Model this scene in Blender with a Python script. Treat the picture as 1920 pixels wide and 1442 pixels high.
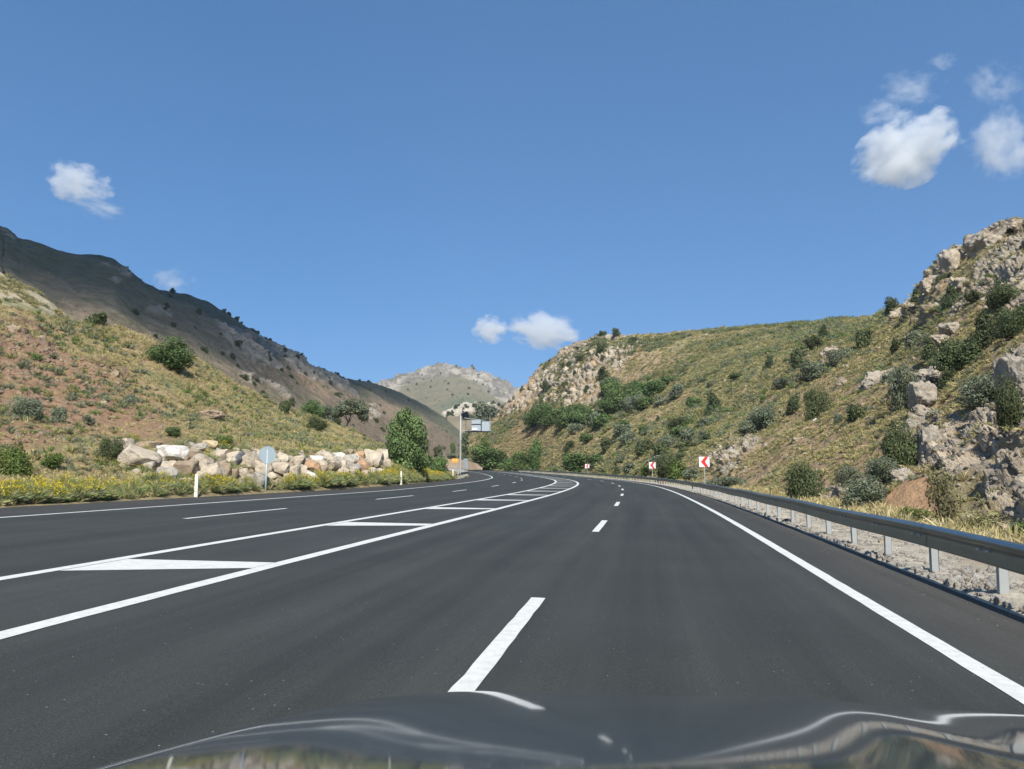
import bpy, bmesh, math, random
import numpy as np
from mathutils import Vector, Matrix

for o in list(bpy.data.objects):
    bpy.data.objects.remove(o)
SC = bpy.context.scene
COL = SC.collection
R = math.radians

# ------------------------------------------------------------------ camera, sky, sun, exposure
F, CX, CY, YH, H0 = 1440.0, 960.0, 721.0, 874.0, 1.5
PITCH = math.atan2(YH - CY, F)
cd = bpy.data.cameras.new('camera')
cam = bpy.data.objects.new('camera', cd)
COL.objects.link(cam)
cam.location = (0, 0, H0)
cam.rotation_euler = (math.pi / 2 + PITCH, 0, 0)
cd.sensor_fit = 'HORIZONTAL'
cd.sensor_width = 36.0
cd.lens = 36.0 * F / 1920.0
cd.clip_start = 0.05
cd.clip_end = 30000
SC.camera = cam

SUN_AZ, SUN_EL = R(-8), R(47)          # measured from straight behind the camera towards the left
to_sun = Vector((-math.sin(SUN_AZ) * math.cos(SUN_EL), -math.cos(SUN_AZ) * math.cos(SUN_EL), math.sin(SUN_EL)))
w = bpy.data.worlds.new('World')
SC.world = w
w.use_nodes = True
nt = w.node_tree
bg = nt.nodes['Background']
sky = nt.nodes.new('ShaderNodeTexSky')
sky.sky_type = 'NISHITA'
sky.sun_disc = False
sky.sun_elevation = SUN_EL
sky.sun_rotation = math.atan2(to_sun.x, to_sun.y)
sky.altitude = 1300
sky.air_density = 0.7
sky.dust_density = 0.12
sky.ozone_density = 2.6
gm = nt.nodes.new('ShaderNodeGamma')                    # the camera's flat rendering of the sky: less rise towards the horizon
gm.inputs[1].default_value = 0.47
tint = nt.nodes.new('ShaderNodeVectorMath')
tint.operation = 'MULTIPLY'
tint.inputs[1].default_value = (0.67, 1.31, 2.06)
nt.links.new(sky.outputs[0], gm.inputs[0])
nt.links.new(gm.outputs[0], tint.inputs[0])
nt.links.new(tint.outputs[0], bg.inputs[0])
bg.inputs[1].default_value = 0.12
sl = bpy.data.lights.new('sun', 'SUN')
sl.energy = 5.0
sl.angle = R(0.53)
sl.color = (1.0, 0.95, 0.87)
sun = bpy.data.objects.new('sun', sl)
COL.objects.link(sun)
sun.rotation_euler = to_sun.to_track_quat('Z', 'Y').to_euler()
sun.location = (-60, -60, 90)
vs = SC.view_settings
vs.view_transform = 'Standard'
vs.look = 'None'
vs.exposure = 0.4
vs.gamma = 1.0
vs.use_curve_mapping = False
SC.cycles.max_bounces = 8
SC.cycles.diffuse_bounces = 2
SC.cycles.transparent_max_bounces = 4
SC.cycles.volume_bounces = 6
SC.cycles.use_denoising = True

rng = np.random.default_rng(11)
random.seed(11)

# ------------------------------------------------------------------ small helpers
def tag(o, label=None, cat=None, group=None, kind=None):
    if label: o['label'] = label
    if cat: o['category'] = cat
    if group: o['group'] = group
    if kind: o['kind'] = kind
    return o

def link(name, data, parent=None):
    o = bpy.data.objects.new(name, data)
    COL.objects.link(o)
    if parent is not None: o.parent = parent
    return o

def empty(name, loc=(0, 0, 0), rz=0.0):
    o = link(name, None)
    o.empty_display_size = 0.2
    o.location = loc
    o.rotation_euler = (0, 0, rz)
    return o

def mesh_np(name, V, Fq, smooth=True):
    """V (n,3), Fq (m,k) arrays -> mesh, fast"""
    V = np.asarray(V, np.float32); Fq = np.asarray(Fq, np.int32)
    me = bpy.data.meshes.new(name)
    me.vertices.add(len(V)); me.vertices.foreach_set('co', V.ravel())
    k = Fq.shape[1]
    me.loops.add(Fq.size); me.loops.foreach_set('vertex_index', Fq.ravel())
    me.polygons.add(len(Fq))
    me.polygons.foreach_set('loop_start', np.arange(0, Fq.size, k, dtype=np.int32))
    me.update(calc_edges=True)
    me.polygons.foreach_set('use_smooth', np.full(len(Fq), smooth, bool))
    me.validate()
    return me

def vcol(me, C, name='Col'):
    C = np.asarray(C, np.float32)
    a = me.color_attributes.new(name, 'FLOAT_COLOR', 'POINT')
    a.data.foreach_set('color', np.concatenate([C, np.ones((len(C), 1), np.float32)], 1).ravel())

def grid_faces(nr, nc):
    i = np.arange(nr * nc).reshape(nr, nc)
    return np.stack([i[:-1, :-1], i[:-1, 1:], i[1:, 1:], i[1:, :-1]], -1).reshape(-1, 4)

class MB:
    """collects simple solids into one mesh"""
    def __init__(self): self.v = []; self.f = []
    def add(self, v, f):
        b = len(self.v); self.v += [tuple(p) for p in v]; self.f += [[i + b for i in q] for q in f]
    def box(self, c, s, rz=0.0, M=None):
        x, y, z = [q / 2 for q in s]
        P = [Vector((a * x, b * y, d * z)) for a in (-1, 1) for b in (-1, 1) for d in (-1, 1)]
        Mr = M if M is not None else Matrix.Rotation(rz, 3, 'Z')
        P = [Mr @ p + Vector(c) for p in P]
        self.add(P, [(0, 1, 3, 2), (4, 6, 7, 5), (0, 4, 5, 1), (2, 3, 7, 6), (0, 2, 6, 4), (1, 5, 7, 3)])
    def tube(self, pts, rad, n=8, cap=True):
        pts = [Vector(p) for p in pts]
        rads = rad if isinstance(rad, (list, tuple)) else [rad] * len(pts)
        V = []; Fc = []
        for i, p in enumerate(pts):
            d = (pts[min(i + 1, len(pts) - 1)] - pts[max(i - 1, 0)]).normalized()
            a = d.orthogonal().normalized() if abs(d.z) < .95 else Vector((1, 0, 0)).cross(d).normalized()
            if abs(d.z) < .95: a = Vector((0, 0, 1)).cross(d).normalized()
            b = d.cross(a)
            for k in range(n):
                t = 2 * math.pi * k / n
                V.append(p + (a * math.cos(t) + b * math.sin(t)) * rads[i])
        for i in range(len(pts) - 1):
            for k in range(n):
                Fc.append((i * n + k, i * n + (k + 1) % n, (i + 1) * n + (k + 1) % n, (i + 1) * n + k))
        if cap:
            Fc.append(tuple(range(n))[::-1]); Fc.append(tuple(range((len(pts) - 1) * n, len(pts) * n)))
        self.add(V, Fc)
    def prism(self, poly, y0, y1):
        """poly in (x,z), extruded along y"""
        n = len(poly)
        V = [(x, y0, z) for x, z in poly] + [(x, y1, z) for x, z in poly]
        Fc = [tuple(range(n)), tuple(range(n, 2 * n))[::-1]] + [(i, i + n, (i + 1) % n + n, (i + 1) % n) for i in range(n)]
        self.add(V, Fc)
    def build(self, name, mat, parent=None, smooth=False):
        me = bpy.data.meshes.new(name)
        me.from_pydata([tuple(p) for p in self.v], [], self.f)
        bm = bmesh.new(); bm.from_mesh(me); bmesh.ops.recalc_face_normals(bm, faces=bm.faces); bm.to_mesh(me); bm.free()
        for p in me.polygons: p.use_smooth = smooth
        me.materials.append(mat)
        return link(name, me, parent)

# ------------------------------------------------------------------ noise in numpy
PERM = rng.permutation(256).astype(np.int64)
PERM = np.concatenate([PERM] * 3)
RV = rng.random(256)
def _h(i, j, k): return PERM[(PERM[(PERM[i & 255] + j) & 255] + k) & 255]
def vnoise(P):
    Pi = np.floor(P).astype(np.int64); f = P - Pi; f = f * f * f * (f * (f * 6 - 15) + 10)
    i, j, k = Pi[..., 0], Pi[..., 1], Pi[..., 2]; r = 0
    for a in (0, 1):
        for b in (0, 1):
            for c in (0, 1):
                wgt = (f[..., 0] if a else 1 - f[..., 0]) * (f[..., 1] if b else 1 - f[..., 1]) * (f[..., 2] if c else 1 - f[..., 2])
                r = r + wgt * RV[_h(i + a, j + b, k + c)]
    return r * 2 - 1
def fbm(P, scale, oct=4, gain=.5, lac=2.03):
    s = 0; a = 1; n = 0; Q = np.asarray(P) / scale
    for o in range(oct):
        s = s + a * vnoise(Q + o * 17.3); n += a; a *= gain; Q = Q * lac
    return s / n
def ridged(P, scale, oct=4, gain=.55):
    s = 0; a = 1; n = 0; Q = np.asarray(P) / scale
    for o in range(oct):
        s = s + a * (1 - np.abs(vnoise(Q + o * 9.1)) * 2); n += a; a *= gain; Q = Q * 2.1
    return s / n
def worley(P, scale):
    Q = np.asarray(P) / scale; Pi = np.floor(Q).astype(np.int64); f = Q - Pi
    d1 = np.full(Q.shape[:-1], 9.0); d2 = d1.copy(); idv = np.zeros(Q.shape[:-1])
    for a in (-1, 0, 1):
        for b in (-1, 0, 1):
            for c in (-1, 0, 1):
                h = _h(Pi[..., 0] + a, Pi[..., 1] + b, Pi[..., 2] + c)
                dx = a + RV[h] - f[..., 0]; dy = b + RV[(h * 7 + 3) & 255] - f[..., 1]; dz = c + RV[(h * 13 + 5) & 255] - f[..., 2]
                d = np.sqrt(dx * dx + dy * dy + dz * dz)
                m = d < d1
                d2 = np.where(m, d1, np.minimum(d2, d)); idv = np.where(m, RV[(h * 29 + 11) & 255], idv); d1 = np.where(m, d, d1)
    return d1, d2, idv
def sstep(a, b, x):
    t = np.clip((x - a) / (b - a), 0, 1); return t * t * (3 - 2 * t)
def mix(a, b, t):
    t = np.asarray(t)[..., None]; return np.asarray(a) * (1 - t) + np.asarray(b) * t

# ------------------------------------------------------------------ camera geometry: pixel + distance -> point, and back
cp, sp = math.cos(PITCH), math.sin(PITCH)
def at(x, y, D):
    """the point at forward distance D that the photograph shows at pixel (x, y)"""
    x = np.asarray(x, float); y = np.asarray(y, float); D = np.asarray(D, float)
    u = (CY - y) / F; r = (x - CX) / F
    yy = cp - u * sp; zz = sp + u * cp
    t = D / yy
    return np.stack([r * t, D + 0 * t, H0 + zz * t], -1)
def proj(P):
    P = np.asarray(P, float)
    Z = P[..., 2] - H0
    d = np.maximum(P[..., 1] * cp + Z * sp, .05); u = -P[..., 1] * sp + Z * cp
    return CX + F * P[..., 0] / d, CY - F * u / d
def yaw_x(x):  # ground azimuth slope of pixel column near the horizon
    return (x - CX) / F

# ------------------------------------------------------------------ materials
MATS = {}
def N(nt, t, **kw):
    n = nt.nodes.new(t)
    for k, v in kw.items(): setattr(n, k, v)
    return n
def base_mat(name, col=(.5, .5, .5), rough=.8, metal=0.0, spec=.5, noise=0.0, nscale=5.0, bump=0.0, bscale=40.0, coat=0.0, attr=None, trans=0.0, objvar=0.0):
    m = bpy.data.materials.new(name); m.use_nodes = True
    t = m.node_tree; b = t.nodes['Principled BSDF']
    b.inputs['Roughness'].default_value = rough; b.inputs['Metallic'].default_value = metal
    b.inputs['Specular IOR Level'].default_value = spec
    if coat: b.inputs['Coat Weight'].default_value = coat; b.inputs['Coat Roughness'].default_value = .03
    L = t.links.new
    tc = N(t, 'ShaderNodeTexCoord')
    if attr:
        a = N(t, 'ShaderNodeAttribute', attribute_name=attr); c = a.outputs['Color']
    else:
        rgb = N(t, 'ShaderNodeRGB'); rgb.outputs[0].default_value = (*col, 1); c = rgb.outputs[0]
    if noise:
        nz = N(t, 'ShaderNodeTexNoise'); nz.inputs['Scale'].default_value = nscale; nz.inputs['Detail'].default_value = 8; nz.inputs['Roughness'].default_value = .65
        L(tc.outputs['Object'], nz.inputs['Vector'])
        mr = N(t, 'ShaderNodeMapRange'); mr.inputs[1].default_value = .25; mr.inputs[2].default_value = .75
        mr.inputs[3].default_value = 1 - noise; mr.inputs[4].default_value = 1 + noise
        L(nz.outputs['Fac'], mr.inputs[0])
        mx = N(t, 'ShaderNodeVectorMath', operation='SCALE'); L(c, mx.inputs[0]); L(mr.outputs[0], mx.inputs['Scale']); c = mx.outputs[0]
    if objvar:
        oi = N(t, 'ShaderNodeObjectInfo'); hs = N(t, 'ShaderNodeHueSaturation')
        m1 = N(t, 'ShaderNodeMapRange'); m1.inputs[3].default_value = .5 - objvar * .1; m1.inputs[4].default_value = .5 + objvar * .1
        m2 = N(t, 'ShaderNodeMapRange'); m2.inputs[3].default_value = 1 - objvar; m2.inputs[4].default_value = 1 + objvar
        ml = N(t, 'ShaderNodeMath', operation='FRACT'); mm = N(t, 'ShaderNodeMath', operation='MULTIPLY'); mm.inputs[1].default_value = 7.77
        L(oi.outputs['Random'], m1.inputs[0]); L(oi.outputs['Random'], mm.inputs[0]); L(mm.outputs[0], ml.inputs[0]); L(ml.outputs[0], m2.inputs[0])
        L(c, hs.inputs['Color']); L(m1.outputs[0], hs.inputs['Hue']); L(m2.outputs[0], hs.inputs['Value']); c = hs.outputs[0]
    L(c, b.inputs['Base Color'])
    if bump:
        nb = N(t, 'ShaderNodeTexNoise'); nb.inputs['Scale'].default_value = bscale; nb.inputs['Detail'].default_value = 6; nb.inputs['Roughness'].default_value = .7
        L(tc.outputs['Object'], nb.inputs['Vector'])
        bp = N(t, 'ShaderNodeBump'); bp.inputs['Strength'].default_value = bump; bp.inputs['Distance'].default_value = 1.2 / bscale
        L(nb.outputs['Fac'], bp.inputs['Height']); L(bp.outputs[0], b.inputs['Normal'])
    if trans:
        tr = N(t, 'ShaderNodeBsdfTranslucent'); ms = N(t, 'ShaderNodeMixShader'); ms.inputs[0].default_value = trans
        L(c, tr.inputs['Color']); L(b.outputs[0], ms.inputs[1]); L(tr.outputs[0], ms.inputs[2])
        L(ms.outputs[0], t.nodes['Material Output'].inputs[0])
    MATS[name] = m
    return m

M_terr_near = base_mat('hill_soil', rough=.95, spec=.2, attr='Col', noise=.22, nscale=1.3, bump=.7, bscale=2.2)
M_terr_right = base_mat('hillside', rough=.95, spec=.2, attr='Col', noise=.25, nscale=.8, bump=.8, bscale=1.6)
M_terr_far = base_mat('far_hillside', rough=.95, spec=.15, attr='Col', noise=.38, nscale=.22, bump=.9, bscale=.5)
M_terr_vfar = base_mat('distant_hillside', rough=.95, spec=.1, attr='Col', noise=.2, nscale=.05, bump=.6, bscale=.12)
M_rock = base_mat('limestone', rough=.92, spec=.25, attr='Col', noise=.22, nscale=2.0, bump=.8, bscale=5.0)
M_leaf = base_mat('foliage', rough=.75, spec=.25, attr='Col', trans=.22, objvar=.14)
M_grass = base_mat('grass_blades', rough=.85, spec=.15, attr='Col', trans=.2)
M_bark = base_mat('bark', (.14, .105, .075), rough=.95, noise=.35, nscale=14, bump=.6, bscale=30)
M_galv = base_mat('galvanised_steel', (.36, .375, .36), rough=.6, metal=.15, noise=.10, nscale=3, bump=.05, bscale=30)
M_beam = base_mat('guardrail_steel', (.27, .295, .285), rough=.3, metal=.95, noise=.12, nscale=2.5)
M_white = base_mat('white_paint', (.60, .61, .565), rough=.75, noise=.16, nscale=9, bump=.3, bscale=60)
M_plain = base_mat('white_enamel', (.70, .71, .67), rough=.6)
M_signwhite = base_mat('sign_white', (.82, .82, .80), rough=.45)
M_signred = base_mat('sign_red', (.62, .035, .03), rough=.45)
M_post = base_mat('plastic_post', (.78, .78, .62), rough=.55)
M_signback = base_mat('bare_aluminium', (.42, .50, .52), rough=.6, metal=.2, noise=.05)
M_orange = base_mat('orange_sign', (.85, .33, .03), rough=.5)
M_dark = base_mat('dark_metal', (.03, .033, .037), rough=.5, metal=.3)
M_solar = base_mat('solar_cells', (.02, .03, .055), rough=.25)
M_panel = base_mat('sign_panel_back', (.40, .45, .48), rough=.5, metal=.25, noise=.05)
M_cabinet = base_mat('cabinet_grey', (.36, .40, .43), rough=.6)
M_rust = base_mat('rusty_steel', (.24, .12, .06), rough=.9, noise=.35, nscale=8)
M_rubber = base_mat('tyre_rubber', (.02, .02, .021), rough=.85)
M_pipe = base_mat('black_pipe', (.03, .027, .024), rough=.8)

# ------------------------------------------------------------------ the road: centre line fitted to the markings
SK = np.array([-15, 20, 45, 70, 100, 140, 190, 235, 275, 460.])
KK = np.array([.005705, -.000762, -.00062, -.001833, -.004451, -.000731, -.000735, .0002, -.003, -.004])
ZK = np.array([-15, 15, 40, 70, 110, 160, 260., 460])
GK = np.array([.001691, -.006079, -.007942, -.005339, -.000295, .002496, .002761, .003])
EK = np.array([-15, 50, 100, 260., 460])
EE = np.array([-.019881, -.013979, -.027194, -.024695, -.0247])
OFF = dict(A0=-18.6, L1=-15.18, L2=-10.98, L3=-6.75, L4=-4.21, L5=0.0, L6=3.81, A1=5.25)
SS = np.arange(-15, 440, .5)
_i0 = int(np.searchsorted(SS, 0))
_th = np.cumsum(np.interp(SS, SK, KK)) * .5; _th = _th - _th[_i0] + .152182
_X = np.cumsum(np.sin(_th)) * .5; _X = _X - _X[_i0] - 1.202928
_Y = np.cumsum(np.cos(_th)) * .5; _Y = _Y - _Y[_i0]
_Z = np.cumsum(np.interp(SS, ZK, GK)) * .5; _Z = _Z - _Z[_i0]
_E = np.interp(SS, EK, EE)
def road(s, o, dz=0.0):
    s = np.asarray(s, float)
    th = np.interp(s, SS, _th)
    return np.stack([np.interp(s, SS, _X) + o * np.cos(th), np.interp(s, SS, _Y) - o * np.sin(th), np.interp(s, SS, _Z) + o * np.interp(s, SS, _E) + dz], -1)
def heading(s): return float(np.interp(s, SS, _th))
def s_at_x(x, o, s0=4.0, s1=300.0):
    """arc length where the line at offset o crosses pixel column x (nearest crossing)"""
    s = np.arange(s0, s1, .25); px, _ = proj(road(s, o)); g = px - x
    k = np.where(np.sign(g[:-1]) != np.sign(g[1:]))[0]
    return float(s[k[0]]) if len(k) else float(s[np.abs(g).argmin()])

m = bpy.data.materials.new('asphalt'); m.use_nodes = True; M_asphalt = m
t = m.node_tree; b = t.nodes['Principled BSDF']; L = t.links.new
tc = N(t, 'ShaderNodeTexCoord'); at_ = N(t, 'ShaderNodeAttribute', attribute_name='Col')
n1 = N(t, 'ShaderNodeTexNoise'); n1.inputs['Scale'].default_value = 90; n1.inputs['Detail'].default_value = 3
n2 = N(t, 'ShaderNodeTexNoise'); n2.inputs['Scale'].default_value = .35; n2.inputs['Detail'].default_value = 5
vo = N(t, 'ShaderNodeTexVoronoi'); vo.inputs['Scale'].default_value = 9.0
vo2 = N(t, 'ShaderNodeTexVoronoi'); vo2.inputs['Scale'].default_value = 55.0
for q in (n1, n2, vo, vo2): L(tc.outputs['Object'], q.inputs['Vector'])
r1 = N(t, 'ShaderNodeMapRange'); r1.inputs[1].default_value = .3; r1.inputs[2].default_value = .7; r1.inputs[3].default_value = .6; r1.inputs[4].default_value = 1.4
r2 = N(t, 'ShaderNodeMapRange'); r2.inputs[1].default_value = .3; r2.inputs[2].default_value = .7; r2.inputs[3].default_value = .88; r2.inputs[4].default_value = 1.12
L(n1.outputs[0], r1.inputs[0]); L(n2.outputs[0], r2.inputs[0])
ra = N(t, 'ShaderNodeAttribute', attribute_name='along'); n3 = N(t, 'ShaderNodeTexNoise'); n3.inputs['Scale'].default_value = 1.0; n3.inputs['Detail'].default_value = 5; n3.inputs['Roughness'].default_value = .6
L(ra.outputs['Vector'], n3.inputs['Vector'])
r3 = N(t, 'ShaderNodeMapRange'); r3.inputs[1].default_value = .3; r3.inputs[2].default_value = .7; r3.inputs[3].default_value = .76; r3.inputs[4].default_value = 1.26
L(n3.outputs[0], r3.inputs[0])
m3 = N(t, 'ShaderNodeMath', operation='MULTIPLY'); L(r3.outputs[0], m3.inputs[0]); L(r2.outputs[0], m3.inputs[1])
mu = N(t, 'ShaderNodeMath', operation='MULTIPLY'); L(r1.outputs[0], mu.inputs[0]); L(m3.outputs[0], mu.inputs[1])
sc_ = N(t, 'ShaderNodeVectorMath', operation='SCALE'); L(at_.outputs['Color'], sc_.inputs[0]); L(mu.outputs[0], sc_.inputs['Scale'])
# scattered pale stone chips in the surface
lt = N(t, 'ShaderNodeMath', operation='LESS_THAN'); lt.inputs[1].default_value = .055; L(vo.outputs['Distance'], lt.inputs[0])
lt2 = N(t, 'ShaderNodeMath', operation='LESS_THAN'); lt2.inputs[1].default_value = .16; L(vo2.outputs['Distance'], lt2.inputs[0])
gt2 = N(t, 'ShaderNodeMath', operation='GREATER_THAN'); gt2.inputs[1].default_value = .8
sx = N(t, 'ShaderNodeSeparateColor'); L(vo2.outputs['Color'], sx.inputs[0]); L(sx.outputs[0], gt2.inputs[0])
a2 = N(t, 'ShaderNodeMath', operation='MULTIPLY'); L(lt2.outputs[0], a2.inputs[0]); L(gt2.outputs[0], a2.inputs[1])
a3 = N(t, 'ShaderNodeMath', operation='MULTIPLY'); a3.inputs[1].default_value = .35; L(a2.outputs[0], a3.inputs[0])
a4 = N(t, 'ShaderNodeMath', operation='MULTIPLY'); a4.inputs[1].default_value = .8
gt1 = N(t, 'ShaderNodeMath', operation='GREATER_THAN'); gt1.inputs[1].default_value = .3
sx1 = N(t, 'ShaderNodeSeparateColor'); L(vo.outputs['Color'], sx1.inputs[0]); L(sx1.outputs[0], gt1.inputs[0])
a5 = N(t, 'ShaderNodeMath', operation='MULTIPLY'); L(lt.outputs[0], a5.inputs[0]); L(gt1.outputs[0], a5.inputs[1]); L(a5.outputs[0], a4.inputs[0])
mxx = N(t, 'ShaderNodeMath', operation='MAXIMUM'); L(a3.outputs[0], mxx.inputs[0]); L(a4.outputs[0], mxx.inputs[1])
mc = N(t, 'ShaderNodeMix', data_type='RGBA'); L(mxx.outputs[0], mc.inputs[0]); L(sc_.outputs[0], mc.inputs[6]); mc.inputs[7].default_value = (.30, .30, .28, 1)
L(mc.outputs[2], b.inputs['Base Color'])
b.inputs['Roughness'].default_value = .82; b.inputs['Specular IOR Level'].default_value = .3
bp = N(t, 'ShaderNodeBump'); bp.inputs['Strength'].default_value = .35; bp.inputs['Distance'].default_value = .006
L(n1.outputs[0], bp.inputs['Height']); L(bp.outputs[0], b.inputs['Normal'])

# worn road paint: the asphalt shows through in fine chips
t = M_white.node_tree; b = t.nodes['Principled BSDF']; L = t.links.new; src = b.inputs['Base Color'].links[0].from_socket
tc2 = N(t, 'ShaderNodeTexCoord'); wn = N(t, 'ShaderNodeTexNoise'); wn.inputs['Scale'].default_value = 26; wn.inputs['Detail'].default_value = 9; wn.inputs['Roughness'].default_value = .72
L(tc2.outputs['Object'], wn.inputs['Vector']); wr = N(t, 'ShaderNodeMapRange'); wr.inputs[1].default_value = .60; wr.inputs[2].default_value = .70
L(wn.outputs[0], wr.inputs[0]); wm = N(t, 'ShaderNodeMix', data_type='RGBA'); L(wr.outputs[0], wm.inputs[0]); L(src, wm.inputs[6]); wm.inputs[7].default_value = (.10, .10, .095, 1); L(wm.outputs[2], b.inputs['Base Color'])
s_r = np.concatenate([np.arange(-14, 60, 1.0), np.arange(60, 438, 2.0)])
offs = np.array([OFF['A0'], -17.5, -16.2, OFF['L1'], -14, -13.1, -12, OFF['L2'], -9.9, -8.8, -7.8, OFF['L3'], -5.5, OFF['L4'], -3.2, -2.6, -1.9, -1.2, -.5, .3, .9, 1.4, 1.9, 2.5, 3.1, OFF['L6'], 4.3, 4.8, OFF['A1']])
RP = np.stack([road(s_r, o) for o in offs], 1)
RP[:, 0] += rng.normal(0, .03, (len(s_r), 3)) * np.array([1, 1, 0]); RP[:, -1] += rng.normal(0, .035, (len(s_r), 3)) * np.array([1, 1, 0])
me = mesh_np('road', RP.reshape(-1, 3), grid_faces(len(s_r), len(offs)))
oo = np.tile(offs, (len(s_r), 1))
lane = np.array([.0395, .0435, .0380]) * np.ones(oo.shape + (3,))
wheel = np.zeros(oo.shape)
for c0 in (-13.9, -12.2, -9.7, -8.0, -2.9, -1.3, 1.1, 2.7): wheel += np.exp(-((oo - c0) / .35) ** 2)
lane = lane * (1 - .15 * wheel[..., None])
sh = sstep(OFF['L6'] - .1, OFF['L6'] + .3, oo) + sstep(OFF['L1'] + .1, OFF['L1'] - .3, oo)
lane = mix(lane, np.array([.052, .049, .043]), sh * .8)
edge = sstep(OFF['A1'] - .35, OFF['A1'], oo)
lane = mix(lane, np.array([.11, .10, .085]), edge * .35)
med = sstep(OFF['L3'] - .2, OFF['L3'] + .3, oo) * sstep(OFF['L4'] + .2, OFF['L4'] - .3, oo)
lane = mix(lane, np.array([.046, .0475, .044]), med)
vcol(me, lane.reshape(-1, 3)); me.materials.append(M_asphalt)
al = np.stack([np.tile(s_r[:, None] * .045, (1, len(offs))), oo * 1.7, 0 * oo], -1).astype(np.float32)
me.attributes.new('along', 'FLOAT_VECTOR', 'POINT').data.foreach_set('vector', al.ravel())
road_o = tag(link('road', me), 'dark asphalt highway curving left between the hills', 'road', kind='structure')

def strip(name, s0, s1, o, wd, dz=.006, ds=None, jag=0.0, mat=M_white):
    n = max(2, int((s1 - s0) / (ds or (.5 if s0 < 60 else 2))) + 1)
    s = np.linspace(s0, s1, n)
    o = np.interp(s, [s0, s1], o) if isinstance(o, (tuple, list)) else np.full(n, o)
    ja = rng.normal(0, jag, (2, n))
    A = np.stack([road(s[i], o[i] - wd / 2 + ja[0, i], dz) for i in range(n)]); B = np.stack([road(s[i], o[i] + wd / 2 + ja[1, i], dz) for i in range(n)])
    me = mesh_np(name, np.concatenate([A, B]), np.stack([np.arange(n - 1), np.arange(n, 2 * n - 1), np.arange(n + 1, 2 * n), np.arange(1, n)], 1))
    me.materials.append(mat)
    return link(name, me, road_o)
strip('edge_line', -13, 330, OFF['L6'], .19, jag=.003)
strip('edge_line', -13, 330, OFF['L1'], .18, jag=.003)
strip('median_line', -13, 330, OFF['L3'], .22, jag=.003)
strip('median_line', -13, 330, OFF['L4'], .24, jag=.003)
for k in range(-1, 22):
    s1 = 9.3 + 14.3 * k
    strip('lane_dash', s1 - 4.4, s1, OFF['L5'], .17, ds=.3, jag=.003)
for s0, s1 in [(s_at_x(348, OFF['L2']), s_at_x(540, OFF['L2'])), (s_at_x(706, OFF['L2']), s_at_x(776, OFF['L2']))]:
    LD = s0
    strip('lane_dash', s0, s1, OFF['L2'], .16, ds=.4, jag=.003)
S2 = s_at_x(706, OFF['L2'])
S1 = s_at_x(348, OFF['L2'])
per = S2 - S1
strip('lane_dash', S1 - per, S1 - per + 4.4, OFF['L2'], .16)
for k in range(1, 16):
    strip('lane_dash', S2 + per * k, S2 + per * k + 4.4, OFF['L2'], .16)
for k in range(26):                                # hatching bars of the painted median
    s0 = 1.9 + 8.8 * k
    a = [road(s0 + d, o, .0045) for d, o in ((-1.05, OFF['L3'] + .13), (.35, OFF['L3'] + .13), (.65, OFF['L4'] - .14), (-.02, OFF['L4'] - .14))]
    nx = 9
    A = np.linspace(a[0], a[3], nx); B = np.linspace(a[1], a[2], nx)
    me = mesh_np('hatch_bar', np.concatenate([A, B]), np.stack([np.arange(nx - 1), np.arange(1, nx), np.arange(nx + 1, 2 * nx), np.arange(nx, 2 * nx - 1)], 1))
    me.materials.append(M_white); link('hatch_bar', me, road_o)

# ------------------------------------------------------------------ terrain lofts
class Hill: pass
def smooth1(a, n):
    if n <= 0: return a
    k = np.hanning(2 * n + 3)[1:-1]; k /= k.sum()
    return np.convolve(np.pad(a, n, mode='edge'), k, mode='valid')
def loft(cols, xs, segs, back, sm=4):
    """cols: [(pixel x, [(D, y), ...])]; K control points per column from foot to crest; rows per segment in segs"""
    cx_ = np.array([c[0] for c in cols], float); K = len(cols[0][1])
    D = np.stack([smooth1(np.interp(xs, cx_, [c[1][k][0] for c in cols]), sm) for k in range(K)])
    Yp = np.stack([smooth1(np.interp(xs, cx_, [c[1][k][1] for c in cols]), sm if k < K - 1 else 1) for k in range(K)])
    C = np.stack([at(xs, Yp[k], D[k]) for k in range(K)])                  # K, n, 3
    rows = []
    for k in range(K - 1):
        p0 = C[max(k - 1, 0)]; p1 = C[k]; p2 = C[k + 1]; p3 = C[min(k + 2, K - 1)]
        for t in np.linspace(0, 1, segs[k], endpoint=False):
            lin = p1 * (1 - t) + p2 * t
            cr = .5 * ((2 * p1) + (-p0 + p2) * t + (2 * p0 - 5 * p1 + 4 * p2 - p3) * t * t + (-p0 + 3 * p1 - 3 * p2 + p3) * t ** 3)
            rows.append(lin * .5 + cr * .5)
    rows.append(C[-1])
    nf = len(rows)
    dirs = C[-1][:, :2] / np.linalg.norm(C[-1][:, :2], axis=1, keepdims=True)
    for dd, dz in back:
        q = C[-1].copy(); q[:, :2] += dirs * dd; q[:, 2] += dz; rows.append(q)
    h = Hill(); h.P = np.stack(rows); h.nf = nf; h.xs = xs
    return h
def gnormal(P):
    a = np.gradient(P, axis=1); b_ = np.gradient(P, axis=0)
    n = np.cross(a, b_); n /= np.linalg.norm(n, axis=-1, keepdims=True) + 1e-9
    return n
def finish(h, name, colf, mat, label, cat='hill'):
    h.px, h.py = proj(h.P); h.n = gnormal(h.P)
    h.C = np.clip(colf(h), .01, .8)
    me = mesh_np(name, h.P.reshape(-1, 3), grid_faces(*h.P.shape[:2]))
    vcol(me, h.C.reshape(-1, 3)); me.materials.append(mat)
    h.o = tag(link(name, me), label, cat, kind='structure')
    return h.o
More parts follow.
